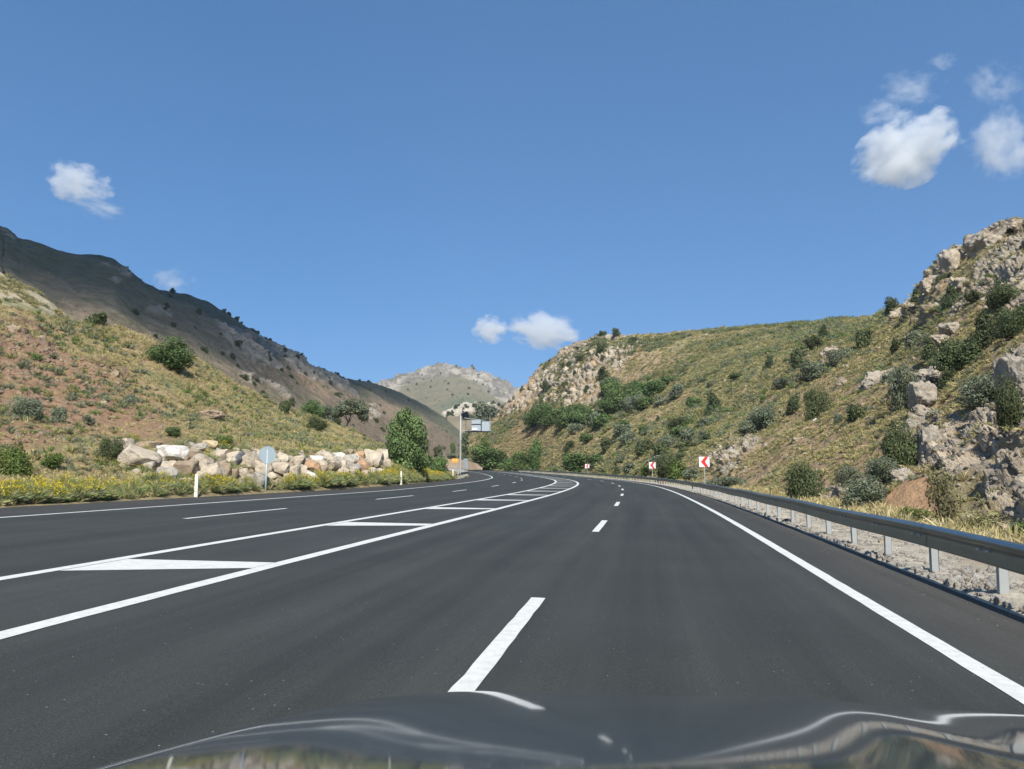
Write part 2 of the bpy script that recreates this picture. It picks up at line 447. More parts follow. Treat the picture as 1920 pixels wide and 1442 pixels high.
def inpoly(px, py, poly, soft):
    poly = np.array(poly, float); inside = np.zeros(px.shape, bool); dist = np.full(px.shape, 1e9)
    n = len(poly)
    for i in range(n):
        x0, y0 = poly[i]; x1, y1 = poly[(i + 1) % n]
        c = ((y0 > py) != (y1 > py)) & (px < (x1 - x0) * (py - y0) / (y1 - y0 + 1e-12) + x0); inside ^= c
        dx, dy = x1 - x0, y1 - y0; L2 = dx * dx + dy * dy + 1e-9
        tt = np.clip(((px - x0) * dx + (py - y0) * dy) / L2, 0, 1)
        dist = np.minimum(dist, np.hypot(px - x0 - tt * dx, py - y0 - tt * dy))
    return sstep(-soft, soft, np.where(inside, dist, -dist))
def surf(h, x, y):
    """point on the hill that the camera sees at pixel (x, y), with its normal"""
    j = int(np.clip(np.searchsorted(h.xs, x), 1, len(h.xs) - 1))
    py = h.py[:h.nf, j]
    r = np.where(py <= y)[0]
    i = int(r[0]) if len(r) else h.nf - 1
    if i > 0 and len(r):
        f = (py[i - 1] - y) / max(py[i - 1] - py[i], 1e-6)
        return h.P[i - 1, j] * (1 - f) + h.P[i, j] * f, h.n[i, j]
    return h.P[i, j], h.n[i, j]

# ground under everything
gx = np.linspace(-9000, 9000, 61); GX, GY = np.meshgrid(gx, gx)
me = mesh_np('ground', np.stack([GX, GY + 3000, np.full_like(GX, -2.2)], -1).reshape(-1, 3), grid_faces(61, 61))
M_ground = base_mat('dry_ground', (.19, .155, .095), rough=.95, noise=.3, nscale=.05)
me.materials.append(M_ground)
tag(link('ground', me), 'dry brown valley floor reaching to the horizon', 'ground', kind='structure')

SOIL = np.array([.27, .175, .10]); REDSOIL = np.array([.235, .152, .092]); TAN = np.array([.37, .265, .16]); ORANGE = np.array([.44, .275, .15])
DRY = np.array([.26, .215, .105]); OLIVE = np.array([.15, .145, .065]); GREEN = np.array([.105, .14, .05]); ROCK = np.array([.43, .365, .275]); ROCKG = np.array([.36, .325, .265])

# ---- right-hand hillside (cliff nose, grassy plateau, crag above the rail)
RC = []
def rfoot(x):
    s = s_at_x(x, 7.7, 5, 420); p = road(s, 7.7); return float(p[1]), float(proj(p)[1])
CR = [(880, 322, 868, 345, 842, 372, 822), (905, 300, 872, 330, 836, 365, 800), (940, 285, 876, 330, 822, 375, 776), (960, 280, 880, 325, 805, 370, 746), (985, 268, 884, 325, 790, 372, 719), (1015, 255, 885, 315, 770, 370, 688),
      (1060, 220, 887, 295, 765, 355, 650), (1115, 185, 890, 275, 760, 340, 631), (1150, 165, 892, 260, 757, 335, 628), (1200, 138, 896, 235, 755, 325, 627),
      (1300, 96, 905, 185, 760, 310, 620), (1400, 66, 920, 140, 765, 300, 613), (1500, 47, 938, 105, 760, 285, 606), (1600, 36, 955, 82, 745, 245, 598), (1640, 34, 960, 76, 740, 215, 596),
      (1665, 32, 965, 72, 735, 180, 588), (1700, 30, 972, 66, 730, 152, 570), (1735, 28.5, 978, 62, 722, 138, 540), (1768, 27, 984, 58, 715, 128, 492), (1795, 26, 988, 54, 705, 124, 482), (1840, 24.5, 995, 50, 690, 118, 444), (1885, 23, 1003, 46, 670, 113, 434),
      (1920, 22, 1010, 44, 655, 110, 423), (2100, 17, 1050, 36, 600, 98, 370), (2400, 13, 1100, 28, 540, 80, 300), (2800, 10, 1180, 22, 480, 66, 230)]
for x, d1, y1, d2, y2, d3, y3 in CR:
    fd, fy = rfoot(x)
    if x < 960: fd, fy = min(fd, d1 - 12), fy
    RC.append((x, [(fd, fy), (d1, y1), (d2, y2), (d3, y3)]))
xs_r = np.concatenate([np.linspace(880, 1200, 210, endpoint=False), np.linspace(1200, 1930, 420, endpoint=False), np.linspace(1930, 2800, 90)])
HR = loft(RC, xs_r, (14, 150, 150), [(2, -.2), (6, -.4), (14, -.6), (30, -1), (60, -2), (120, -8), (250, -30)], sm=6)
P = HR.P; px, py = proj(P); nrm = gnormal(P)
T_ = sstep(0, 30, np.arange(P.shape[0]))[:, None]
# rock areas
cliff = inpoly(px, py, [(930, 785), (960, 742), (985, 716), (1015, 685), (1060, 646), (1115, 626), (1190, 624), (1200, 648), (1165, 690), (1150, 715), (1155, 752), (1120, 768), (1060, 762), (1000, 762), (965, 772)], 16)
crag = inpoly(px, py, [(1650, 600), (1668, 586), (1735, 536), (1770, 480), (1840, 435), (1935, 415), (2300, 330), (2300, 560), (1930, 610), (1880, 590), (1830, 565), (1780, 600), (1735, 610), (1700, 600)], 22)
rubble = inpoly(px, py, [(1700, 690), (1755, 700), (1750, 770), (1790, 790), (1850, 760), (1890, 690), (1930, 640), (2300, 560), (2600, 1000), (1930, 1015), (1850, 1000), (1790, 965), (1765, 900), (1700, 870), (1690, 830), (1715, 790)], 26)
out1 = inpoly(px, py, [(1330, 855), (1365, 830), (1405, 815), (1430, 830), (1410, 860), (1380, 890), (1340, 895)], 12) * .8
out2 = inpoly(px, py, [(1540, 660), (1575, 655), (1570, 678), (1545, 690)], 8) + inpoly(px, py, [(1535, 935), (1570, 915), (1590, 925), (1560, 950)], 8)
n_a = fbm(P, 9, 4); n_b = fbm(P, 2.6, 4); n_c = fbm(P + 50, 25, 3)
rock = np.clip(cliff * sstep(-.5, .05, n_a + .35 * n_b) * 1.0 + crag * sstep(-.25, .3, n_a + .3 * n_b + .1) + rubble * sstep(-.45, .05, n_a * .5 + .6 * n_b) + out1 * sstep(-.3, .1, n_b) + out2, 0, 1)
rr = ridged(P * np.array([1, 1, .75]), 7, 5, .6); w1, w2, wid = worley(P * np.array([1, 1, .8]), 3.2); w1b, w2b, widb = worley(P, 1.1)
fal = 1 - .75 * sstep(340, 420, P[..., 1])
disp = rock * (1.5 * (rr - .2) + 1.2 * (sstep(0, .35, w2 - w1) - .6) + .9 * (wid - .5) + .35 * (sstep(0, .3, w2b - w1b) - .6)) * np.clip(np.hypot(P[..., 0], P[..., 1]) / 75, .35, 1.5)
disp = disp + (1 - rock) * (.8 * fbm(P + 9, 14, 3) + .35 * n_b + .15 * fbm(P, .8, 2)) * T_ * np.clip(P[..., 1] / 60, .4, 1.3)
near = sstep(70, 30, np.hypot(P[..., 0], P[..., 1]))
w3, w4, wid3 = worley(P, 1.7); w5, w6, wid5 = worley(P + 5, .7)
disp = disp + rock * near * (.9 * (wid3 - .4) * sstep(0, .25, w4 - w3) + .65 * (wid5 - .4) * sstep(0, .25, w6 - w5) + .5 * (ridged(P, 2.4, 4) - .3))
HR.P = P + nrm * (disp * T_)[..., None]
HR.rock = rock
def col_right(h):
    P = h.P; g = fbm(P + 7, 30, 4); n1 = fbm(P, 6, 4); n2 = fbm(P + 3, 1.6, 3)
    c = mix(TAN * .95, OLIVE * 1.4, sstep(-.3, .35, g + .4 * n1) * .75)
    greens = inpoly(px, py, [(1270, 690), (1350, 660), (1480, 625), (1650, 596), (1640, 612), (1560, 640), (1500, 660), (1440, 690), (1360, 730), (1290, 740)], 25)
    low = inpoly(px, py, [(1040, 800), (1180, 740), (1260, 750), (1400, 740), (1420, 790), (1330, 860), (1280, 910), (1050, 900)], 35)
    c = mix(c, GREEN * 1.15, np.clip(greens * .8 + low * .45 * sstep(-.2, .3, n1), 0, 1))
    tan = inpoly(px, py, [(1140, 650), (1200, 640), (1280, 665), (1300, 715), (1220, 720), (1150, 725)], 14)
    c = mix(c, TAN, tan * sstep(-.25, .15, n1 + .4 * n2) * .9)
    tan2 = inpoly(px, py, [(1180, 795), (1240, 755), (1290, 725), (1300, 735), (1250, 775), (1195, 815)], 7) + inpoly(px, py, [(1040, 800), (1070, 760), (1080, 765), (1055, 800)], 5)
    c = mix(c, TAN * 1.05, np.clip(tan2, 0, 1) * .8)
    tan3 = inpoly(px, py, [(1600, 640), (1690, 590), (1790, 570), (1850, 600), (1780, 640), (1700, 650), (1640, 680)], 22)
    c = mix(c, TAN * .95, tan3 * sstep(-.3, .2, n1 + .3 * n2) * .85)
    tan4 = inpoly(px, py, [(1400, 720), (1500, 700), (1640, 680), (1690, 720), (1640, 800), (1500, 860), (1420, 830)], 40)
    c = mix(c, TAN * .85, tan4 * sstep(-.1, .3, n1 * .6 + n2 * .7) * .7)
    edge_l = inpoly(px, py, [(930, 790), (955, 745), (985, 716), (1005, 700), (1000, 720), (975, 755), (945, 785)], 6)
    c = mix(c, ORANGE * .95 + .04, edge_l * .9)
    brown = inpoly(px, py, [(880, 870), (900, 820), (945, 782), (985, 770), (1010, 800), (1060, 830), (1080, 880), (900, 890)], 18)
    c = mix(c, REDSOIL * .95, brown * .55)
    scree = inpoly(px, py, [(905, 815), (940, 780), (985, 760), (975, 785), (930, 825)], 8)
    c = mix(c, np.array([.20, .115, .085]), scree * .8)
    osoil = inpoly(px, py, [(1640, 950), (1690, 915), (1735, 893), (1762, 905), (1758, 960), (1760, 990), (1690, 968)], 6)
    c = mix(c, ORANGE, osoil)
    rk = mix(ROCK * (.75 + .4 * np.clip(n1 + .5, 0, 1)[..., None]), TAN * .9, sstep(.0, .35, fbm(P + 21, 5, 3)) * .75)
    rk = mix(rk, ROCKG, sstep(.05, .35, fbm(P + 31, 8, 3)) * .7) * (.68 + .64 * np.where(near > .3, wid5, .5 * wid + .5 * widb))[..., None]
    c = mix(c, rk, sstep(.25, .6, h.rock) * (1 - osoil))
    ver = sstep(10, 2, np.arange(P.shape[0]))[:, None] * np.ones(P.shape[:2])
    c = mix(c, np.array([.30, .25, .15]), ver * .7)
    return c * (1 + .18 * n2[..., None])
finish(HR, 'hillside_right', col_right, M_terr_right, 'rocky hillside of dry grass and pale crags right of the road', 'hillside')

# ---- left-hand hillside beside the road
LC = []
def lfoot(x):
    s = s_at_x(x, -18.7, 3, 125); p = road(s, -18.7); return float(p[1]), float(proj(p)[1])
CL = [(-1400, 15, 960, 24, 700, 42, 330), (-700, 19, 945, 32, 740, 54, 440), (-250, 25, 915, 42, 745, 66, 530), (0, 31, 898, 50, 735, 76, 569), (40, 32, 896, 51, 738, 77, 581), (100, 33.5, 893, 54, 745, 79, 600), (150, 35, 891, 56, 750, 81, 606), (180, 36, 890, 57, 754, 82, 609), (240, 38, 888, 60, 760, 85, 618), (275, 39, 880, 62, 764, 87, 629), (300, 40, 876, 63, 766, 89, 640), (350, 42.5, 866, 66, 774, 92, 664),
      (420, 46, 862, 71, 788, 97, 704), (500, 51, 858, 78, 805, 105, 749), (560, 56, 856, 85, 816, 112, 775), (620, 62, 854, 92, 824, 118, 795), (680, 69, 854, 100, 834, 124, 815), (720, 75, 856, 107, 845, 128, 836), (760, 84, 864, 112, 858, 132, 853), (800, 93, 886, 115, 879, 135, 873), (830, 99, 895, 117, 889, 136, 884), (850, 104, 897.5, 119, 893, 137, 889), (876, 112, 894.6, 124, 892, 138, 890)]
for x, d1, y1, d2, y2, d3, y3 in CL:
    fd, fy = lfoot(x); LC.append((x, [(fd, fy), (d1, y1), (d2, y2), (d3, y3)]))
xs_l = np.concatenate([np.linspace(-1400, 0, 110, endpoint=False), np.linspace(0, 876, 470)])
HL = loft(LC, xs_l, (40, 80, 90), [(1.5, -.1), (4, -.5), (9, -2), (18, -6), (40, -16), (60, -22)], sm=6)
P = HL.P; px, py = proj(P); nrm = gnormal(P)
T_ = sstep(0, 22, np.arange(P.shape[0]))[:, None]
n_a = fbm(P, 7, 4); n_b = fbm(P, 1.8, 4)
redzone = inpoly(px, py, [(-60, 640), (40, 600), (130, 640), (230, 700), (300, 760), (340, 800), (300, 830), (120, 830), (-60, 860)], 40)
lumps = inpoly(px, py, [(-20, 585), (60, 605), (130, 650), (240, 700), (230, 720), (150, 700), (40, 640), (-20, 625)], 10) + inpoly(px, py, [(360, 770), (420, 765), (420, 790), (365, 790)], 6) + inpoly(px, py, [(-300, 560), (0, 600), (0, 640), (-300, 640)], 20)
w1, w2, wid = worley(P, 1.1); w1b, w2b, widb = worley(P, .45)
lump = np.clip(lumps, 0, 1) * sstep(-.1, .25, n_b + .3 * n_a)
disp = .5 * n_a + .22 * n_b + .10 * fbm(P, .6, 2) + lump * (.7 * (wid - .2) * sstep(0, .3, w2 - w1) + .15) + redzone * .10 * (widb - .5) * sstep(0, .25, w2b - w1b) * 2
HL.P = P + nrm * (disp * T_)[..., None]
def col_left(h):
    P = h.P; n1 = fbm(P + 5, 8, 4); n2 = fbm(P, 1.5, 4); n3 = fbm(P + 2, .5, 3)
    c = mix(DRY * 1.15, OLIVE * 1.2, sstep(-.1, .4, n1 + .4 * n2))
    c = mix(c, REDSOIL * 1.2, redzone * sstep(-.55, -.1, n1 * .5 + n2 * .6 + .12))
    c = mix(c, SOIL * 1.15, (1 - redzone) * sstep(-.15, .25, n2 * .8 + n3 * .3) * .7)
    patch = inpoly(px, py, [(335, 690), (380, 690), (420, 715), (400, 735), (350, 715)], 10) + inpoly(px, py, [(535, 800), (560, 800), (610, 835), (600, 850), (570, 830)], 6) + inpoly(px, py, [(230, 625), (290, 645), (280, 680), (200, 660)], 18) * .6
    c = mix(c, TAN * .95, np.clip(patch, 0, 1) * .85)
    grn = inpoly(px, py, [(230, 690), (330, 700), (480, 760), (600, 800), (700, 830), (600, 840), (420, 760), (300, 730)], 25)
    c = mix(c, GREEN * 1.25, grn * sstep(-.25, .2, n1) * .6)
    c = mix(c, np.array([.22, .15, .105]), sstep(.2, .6, lump))
    foot = sstep(38, 6, np.arange(P.shape[0]))[:, None] * np.ones(P.shape[:2])
    c = mix(c, np.array([.27, .225, .125]), foot * .7)
    return c * (1 + .22 * n3[..., None])
finish(HL, 'hillside_left', col_left, M_terr_near, 'sunlit hillside of reddish soil and dry grass left of the road', 'hillside')

# ---- pale limestone knoll behind it
CK = [(-1200, 90, 700, 140, 300), (-300, 105, 680, 150, 425), (0, 112, 690, 158, 509), (40, 113, 690, 160, 527), (80, 114, 690, 160, 556), (120, 116, 690, 160, 588), (160, 118, 700, 160, 618), (260, 122, 760, 160, 690), (330, 125, 820, 160, 760)]
HK = loft([(x, [(a, b), (c, d)]) for x, a, b, c, d in CK], np.linspace(-1200, 330, 300), (70,), [(3, -.5), (10, -4), (30, -16), (50, -26)], sm=3)
P = HK.P; HK.P = P + gnormal(P) * (.7 * fbm(P, 8, 4) + .5 * (ridged(P, 5, 4) - .3))[..., None]
def col_k(h):
    n = fbm(h.P, 7, 4); n2 = fbm(h.P, 2.2, 3)
    c = mix(np.array([.36, .31, .20]), np.array([.22, .21, .11]), sstep(-.15, .25, n + .4 * n2))
    return mix(c, ROCK * 1.05, sstep(.05, .3, fbm(h.P + 9, 4, 3)) * .7)
finish(HK, 'knoll', col_k, M_terr_near, 'pale limestone knoll behind the reddish hillside', 'hill')

# ---- big brown mountain on the left: the valley side runs away from the camera
CM = [(-1500, 110, 800, 190, 150), (-700, 112, 800, 240, 270), (-200, 114, 800, 285, 370), (-60, 116, 800, 300, 412), (0, 118, 800, 312, 426), (14, 118, 800, 314, 428), (34, 119, 800, 316, 443), (60, 121, 800, 320, 450), (110, 126, 800, 330, 468), (190, 136, 800, 346, 479), (215, 140, 800, 352, 485), (240, 143, 800, 358, 503), (270, 148, 800, 366, 529), (300, 152, 800, 376, 544), (312, 154, 800, 395, 545), (345, 160, 800, 415, 549), (380, 168, 800, 440, 561),
      (430, 180, 810, 465, 589), (500, 205, 820, 505, 640), (535, 220, 825, 525, 652), (560, 232, 830, 545, 670), (600, 255, 835, 580, 692), (650, 290, 842, 640, 710), (700, 335, 850, 710, 717), (750, 395, 858, 760, 736), (800, 470, 864, 790, 761), (830, 530, 866, 800, 781), (860, 600, 868, 810, 806), (885, 640, 868, 820, 830), (930, 700, 866, 830, 858)]
HM = loft([(x, [(a, b), ((a + c) / 2, 0), (c, d)]) for x, a, b, c, d in CM], np.concatenate([np.linspace(-1500, 0, 80, endpoint=False), np.linspace(0, 930, 430)]), (1, 1), [], sm=3)
# straight world-space slopes between foot and crest
xs_m = HM.xs; A_ = HM.P[0]; B_ = HM.P[2]
rows = [A_ + (B_ - A_) * np.array([t, t, t ** 1.04])[None] for t in np.linspace(0, 1, 170)]
dr = B_[:, :2] / np.linalg.norm(B_[:, :2], axis=1, keepdims=True)
for dd, dz in ((6, -1), (20, -6), (60, -26), (140, -70)):
    q = B_.copy(); q[:, :2] += dr * dd; q[:, 2] += dz; rows.append(q)
HM.P = np.stack(rows); HM.nf = 170
P = HM.P; px, py = proj(P); nrm = gnormal(P)
n_a = fbm(P, 60, 4); n_b = fbm(P, 14, 4)
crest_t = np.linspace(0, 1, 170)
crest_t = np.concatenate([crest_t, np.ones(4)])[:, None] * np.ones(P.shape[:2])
mrock = inpoly(px, py, [(400, 605), (450, 625), (520, 650), (545, 655), (620, 700), (660, 725), (680, 745), (640, 740), (590, 720), (540, 700), (490, 690), (450, 660), (420, 640)], 18) + inpoly(px, py, [(185, 500), (235, 505), (240, 530), (215, 540), (200, 525)], 7) + inpoly(px, py, [(0, 425), (50, 445), (20, 455), (0, 450)], 8) * .8 \
    + inpoly(px, py, [(670, 765), (710, 760), (720, 790), (680, 790)], 8) * .8 + inpoly(px, py, [(430, 660), (460, 680), (500, 710), (560, 740), (540, 750), (470, 720), (435, 690)], 10) * .8 + inpoly(px, py, [(270, 560), (330, 590), (320, 610), (270, 585)], 12) * .5
mrock = np.clip(mrock, 0, 1) * sstep(-.3, .2, n_b + .3 * n_a)
w1, w2, wid = worley(P, 9)
gul = ridged(P * np.array([1, 1, .25]), 34, 3)
disp = 5 * n_a * sstep(1.0, .75, crest_t) + 1.3 * n_b + 1.6 * gul * sstep(1, .85, crest_t) + mrock * (6 * (ridged(P, 12, 5, .6) - .2) + 2.5 * (wid - .5) * sstep(0, .3, w2 - w1))
HM.P = P + nrm * disp[..., None]
def col_m(h):
    P = h.P; n1 = fbm(P + 3, 45, 4); n2 = fbm(P, 8, 4); n3 = fbm(P + 3, 3, 3)
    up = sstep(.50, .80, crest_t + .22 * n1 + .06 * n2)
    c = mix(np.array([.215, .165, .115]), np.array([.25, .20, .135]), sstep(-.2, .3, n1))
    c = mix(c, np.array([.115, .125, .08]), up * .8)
    lit_patches = inpoly(px, py, [(470, 690), (520, 690), (580, 710), (620, 740), (600, 745), (540, 720)], 10) + inpoly(px, py, [(650, 740), (760, 760), (790, 800), (720, 790)], 20) * .6  # orange sunlit patches, their light painted into the slope colour
    c = mix(c, np.array([.33, .235, .145]), np.clip(lit_patches, 0, 1) * .8)
    c = mix(c, np.array([.13, .135, .075]), sstep(.1, .4, n2 + .3 * n1) * .45)
    c = mix(c, mix(np.array([.44, .38, .30]), np.array([.27, .24, .20]), sstep(-.2, .3, n2)), sstep(.25, .6, mrock) * .95)
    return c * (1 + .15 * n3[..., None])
finish(HM, 'mountain_left', col_m, M_terr_far, 'big brown mountain falling to the right behind the near hillside', 'mountain')

# ---- distant limestone mountain
CFm = [(560, 1300, 868, 2050, 770), (640, 1300, 868, 2100, 745), (700, 1300, 868, 2150, 722), (712, 1300, 866, 2150, 716), (735, 1290, 864, 2150, 702), (765, 1280, 860, 2150, 698), (775, 1280, 860, 2150, 699), (800, 1270, 856, 2150, 690), (830, 1260, 850, 2150, 683), (860, 1255, 846, 2150, 686), (890, 1250, 842, 2120, 694), (920, 1250, 842, 2100, 706), (950, 1255, 846, 2080, 722), (985, 1260, 850, 2060, 740), (1040, 1270, 856, 2040, 765), (1150, 1280, 866, 2000, 800)]
HF = loft([(x, [(a, b), (c, d)]) for x, a, b, c, d in CFm], np.linspace(560, 1150, 260), (110,), [(20, -4), (80, -30), (200, -90)], sm=2)
P = HF.P; px, py = proj(P); ct = np.concatenate([np.linspace(0, 1, HF.nf), np.ones(3)])[:, None] * np.ones(P.shape[:2])
frock = sstep(.70, .80, ct + .05 * fbm(P, 120, 3) - .10 * np.exp(-((px - 880) / 30) ** 2) * 0 + .16 * sstep(870, 950, px) - .06 * np.exp(-((px - 800) / 45) ** 2)) + sstep(760, 735, px) * sstep(.5, .62, ct)
frock = np.clip(frock, 0, 1)
w1, w2, wid = worley(P, 34)
HF.P = P + gnormal(P) * (9 * fbm(P, 160, 4) * sstep(1, .8, ct) + frock * (22 * (ridged(P, 50, 5, .65) - .3) + 14 * (wid - .5) * sstep(0, .3, w2 - w1)))[..., None]
def col_f(h):
    n1 = fbm(h.P, 130, 4); n2 = fbm(h.P, 30, 3)
    c = mix(np.array([.19, .17, .105]), np.array([.24, .20, .135]), sstep(-.2, .3, n1))
    gr = inpoly(px, py, [(815, 765), (860, 745), (920, 750), (955, 760), (930, 775), (850, 775)], 8)
    c = mix(c, np.array([.12, .145, .085]), gr * .8)
    return mix(c, np.array([.30, .27, .22]) * (.55 + .75 * np.clip(n2 * 1.6 + .45, 0, 1)[..., None]), frock)
finish(HF, 'mountain_far', col_f, M_terr_vfar, 'distant pale limestone mountain closing the valley', 'mountain')

# ---- low rocky spur in front of it
CS = [(800, 900, 866, 1000, 790), (830, 900, 866, 1000, 771), (850, 900, 866, 1000, 762), (880, 900, 866, 1000, 756), (900, 900, 866, 1000, 755), (925, 900, 866, 1000, 759), (950, 900, 866, 1000, 768), (1000, 900, 866, 1000, 790)]
HS = loft([(x, [(a, b), (c, d)]) for x, a, b, c, d in CS], np.linspace(800, 1000, 130), (60,), [(10, -2), (40, -20), (80, -50)], sm=2)
P = HS.P; ct = np.concatenate([np.linspace(0, 1, HS.nf), np.ones(3)])[:, None] * np.ones(P.shape[:2])
srock = sstep(.60, .78, ct + .14 * fbm(P, 30, 3))
HS.P = P + gnormal(P) * (3 * fbm(P, 50, 3) + srock * 6 * (ridged(P, 18, 4) - .3))[..., None]
def col_s(h):
    n = fbm(h.P, 20, 3)
    return mix(np.array([.22, .185, .12]) * (1 + .2 * n[..., None]), np.array([.46, .42, .34]), srock * sstep(-.3, .1, n))
finish(HS, 'spur', col_s, M_terr_vfar, 'low spur with a pale rocky crest below the distant mountain', 'hill')

# ---- bare cut bank at the bend, beyond the orange sign
CB = [(560, 245, 885, 262, 868), (640, 245, 885, 262, 861), (700, 245, 885, 262, 858), (760, 246, 884, 262, 857), (800, 247, 884, 263, 857), (830, 248, 883, 263, 858), (860, 250, 882, 264, 861), (880, 262, 881, 270, 865), (905, 275, 880, 285, 872)]
HB = loft([(x, [(a, b), (c, d)]) for x, a, b, c, d in CB], np.linspace(560, 905, 150), (24,), [(3, 0), (20, -.3), (60, -1), (110, -2)], sm=3)
P = HB.P; HB.P = P + gnormal(P) * (.35 * fbm(P, 5, 4))[..., None]
finish(HB, 'soil_bank', lambda h: mix(np.array([.36, .275, .20]), np.array([.30, .225, .15]), sstep(-.2, .3, fbm(h.P, 6, 4))), M_terr_near, 'bare pinkish cut bank at the bend beyond the orange sign', 'bank')
# ------------------------------------------------------------------ gravel verges
def verge(name, o0, o1, s0, s1, ds, no, zf, colf, label):
    s = np.arange(s0, s1, ds); o = np.linspace(o0, o1, no)
    P = np.stack([road(s, q) for q in o], 1); t = np.linspace(0, 1, no)[None, :]
    P[..., 2] += zf(P, t, s)
    me = mesh_np(name, P.reshape(-1, 3), grid_faces(len(s), no)); vcol(me, np.clip(colf(P, t), .02, .8).reshape(-1, 3)); me.materials.append(M_gravel)
    return tag(link(name, me), label, 'verge', kind='structure')
M_gravel = base_mat('gravel', rough=.95, spec=.2, attr='Col', noise=.28, nscale=16, bump=.8, bscale=28)
GRAV = np.array([.42, .375, .295])
zr = lambda P, t, s: -.02 + .08 * sstep(.0, .06, t) * sstep(1.0, .6, t) - .03 * sstep(.8, 1, t) + .09 * fbm(P, .5, 4) * sstep(0, .15, t) + .05 * fbm(P, .16, 3) * sstep(0, .1, t)
cr_ = lambda P, t: mix(GRAV * (1 + .25 * fbm(P, .35, 4)[..., None]), np.array([.27, .21, .12]), sstep(.42, .75, t + .35 * fbm(P + 4, 1.2, 3)) * .8)
verge('gravel_verge', 5.2, 8.1, -14, 45, .12, 26, zr, cr_, 'pale gravel verge under the guardrail')
verge('gravel_verge_far', 5.2, 8.1, 45, 434, 1.0, 10, zr, cr_, 'far stretch of pale gravel verge along the bend')
verge('verge_left', -19.6, -18.5, -14, 300, .8, 4, lambda P, t, s: -.05 + 0 * t + .02 * fbm(P, .6, 2), lambda P, t: np.array([.28, .23, .14]) * (1 + .3 * fbm(P, .8, 3)[..., None]), 'dry earth verge along the left edge of the asphalt')

# ------------------------------------------------------------------ scattering of what nobody could count
def gn_group():
    g = bpy.data.node_groups.new('scatter', 'GeometryNodeTree')
    g.interface.new_socket('Geometry', in_out='INPUT', socket_type='NodeSocketGeometry')
    g.interface.new_socket('Collection', in_out='INPUT', socket_type='NodeSocketCollection')
    g.interface.new_socket('Geometry', in_out='OUTPUT', socket_type='NodeSocketGeometry')
    gi = g.nodes.new('NodeGroupInput'); go = g.nodes.new('NodeGroupOutput')
    ci = g.nodes.new('GeometryNodeCollectionInfo'); ci.inputs['Separate Children'].default_value = True; ci.inputs['Reset Children'].default_value = True
    ip = g.nodes.new('GeometryNodeInstanceOnPoints'); ip.inputs['Pick Instance'].default_value = True
    def na(n, ty):
        a = g.nodes.new('GeometryNodeInputNamedAttribute'); a.data_type = ty; a.inputs['Name'].default_value = n; return a.outputs['Attribute']
    g.links.new(gi.outputs[0], ip.inputs['Points']); g.links.new(gi.outputs[1], ci.inputs['Collection']); g.links.new(ci.outputs[0], ip.inputs['Instance'])
    g.links.new(na('idx', 'INT'), ip.inputs['Instance Index'])
    er = g.nodes.new('FunctionNodeEulerToRotation'); g.links.new(na('rot', 'FLOAT_VECTOR'), er.inputs[0])
    g.links.new(er.outputs[0], ip.inputs['Rotation']); g.links.new(na('scl', 'FLOAT_VECTOR'), ip.inputs['Scale'])
    g.links.new(ip.outputs[0], go.inputs[0])
    return g
GN = gn_group()
NPROTO = [0]
def proto_col(meshes):
    c = bpy.data.collections.new('kit_%02d' % NPROTO[0]); NPROTO[0] += 1
    for i, me in enumerate(meshes):
        c.objects.link(bpy.data.objects.new('kit_%02d_%02d' % (NPROTO[0], i), me))
    return c
def scatter(name, P, scl, col, nvar, label, cat, tilt=.25, idx=None):
    n = len(P)
    me = bpy.data.meshes.new(name); me.vertices.add(n); me.vertices.foreach_set('co', np.asarray(P, np.float32).ravel())
    rot = np.stack([rng.normal(0, tilt, n), rng.normal(0, tilt, n), rng.random(n) * 6.283], 1).astype(np.float32)
    scl = np.asarray(scl, np.float32)
    if scl.ndim == 1: scl = np.stack([scl * rng.uniform(.8, 1.25, n), scl * rng.uniform(.8, 1.25, n), scl * rng.uniform(.7, 1.3, n)], 1).astype(np.float32)
    me.attributes.new('rot', 'FLOAT_VECTOR', 'POINT').data.foreach_set('vector', rot.ravel())
    me.attributes.new('scl', 'FLOAT_VECTOR', 'POINT').data.foreach_set('vector', scl.ravel())
    me.attributes.new('idx', 'INT', 'POINT').data.foreach_set('value', (rng.integers(0, nvar, n) if idx is None else idx).astype(np.int32))
    o = tag(link(name, me), label, cat, kind='stuff')
    md = o.modifiers.new('scatter', 'NODES'); md.node_group = GN
    for it in GN.interface.items_tree:
        if it.item_type == 'SOCKET' and it.in_out == 'INPUT' and it.name == 'Collection': md[it.identifier] = col
    return o
def sample(h, n, wfun, x0=-60, x1=1980, r0=0, r1=None):
    r1 = r1 or h.nf
    P = h.P[r0:r1]; A = np.linalg.norm(np.cross(P[1:, :-1] - P[:-1, :-1], P[:-1, 1:] - P[:-1, :-1]), axis=-1)
    px = h.px[r0:r1][:-1, :-1]; py = h.py[r0:r1][:-1, :-1]
    wgt = A * np.clip(wfun(px, py, P[:-1, :-1]), 0, None) * (px > x0) * (px < x1)
    c = np.cumsum(wgt.ravel()); k = np.searchsorted(c, rng.random(n) * c[-1]); i, j = np.unravel_index(np.clip(k, 0, wgt.size - 1), wgt.shape)
    u = rng.random((n, 1)); v = rng.random((n, 1))
    return P[i, j] * (1 - u) * (1 - v) + P[i + 1, j] * u * (1 - v) + P[i, j + 1] * (1 - u) * v + P[i + 1, j + 1] * u * v

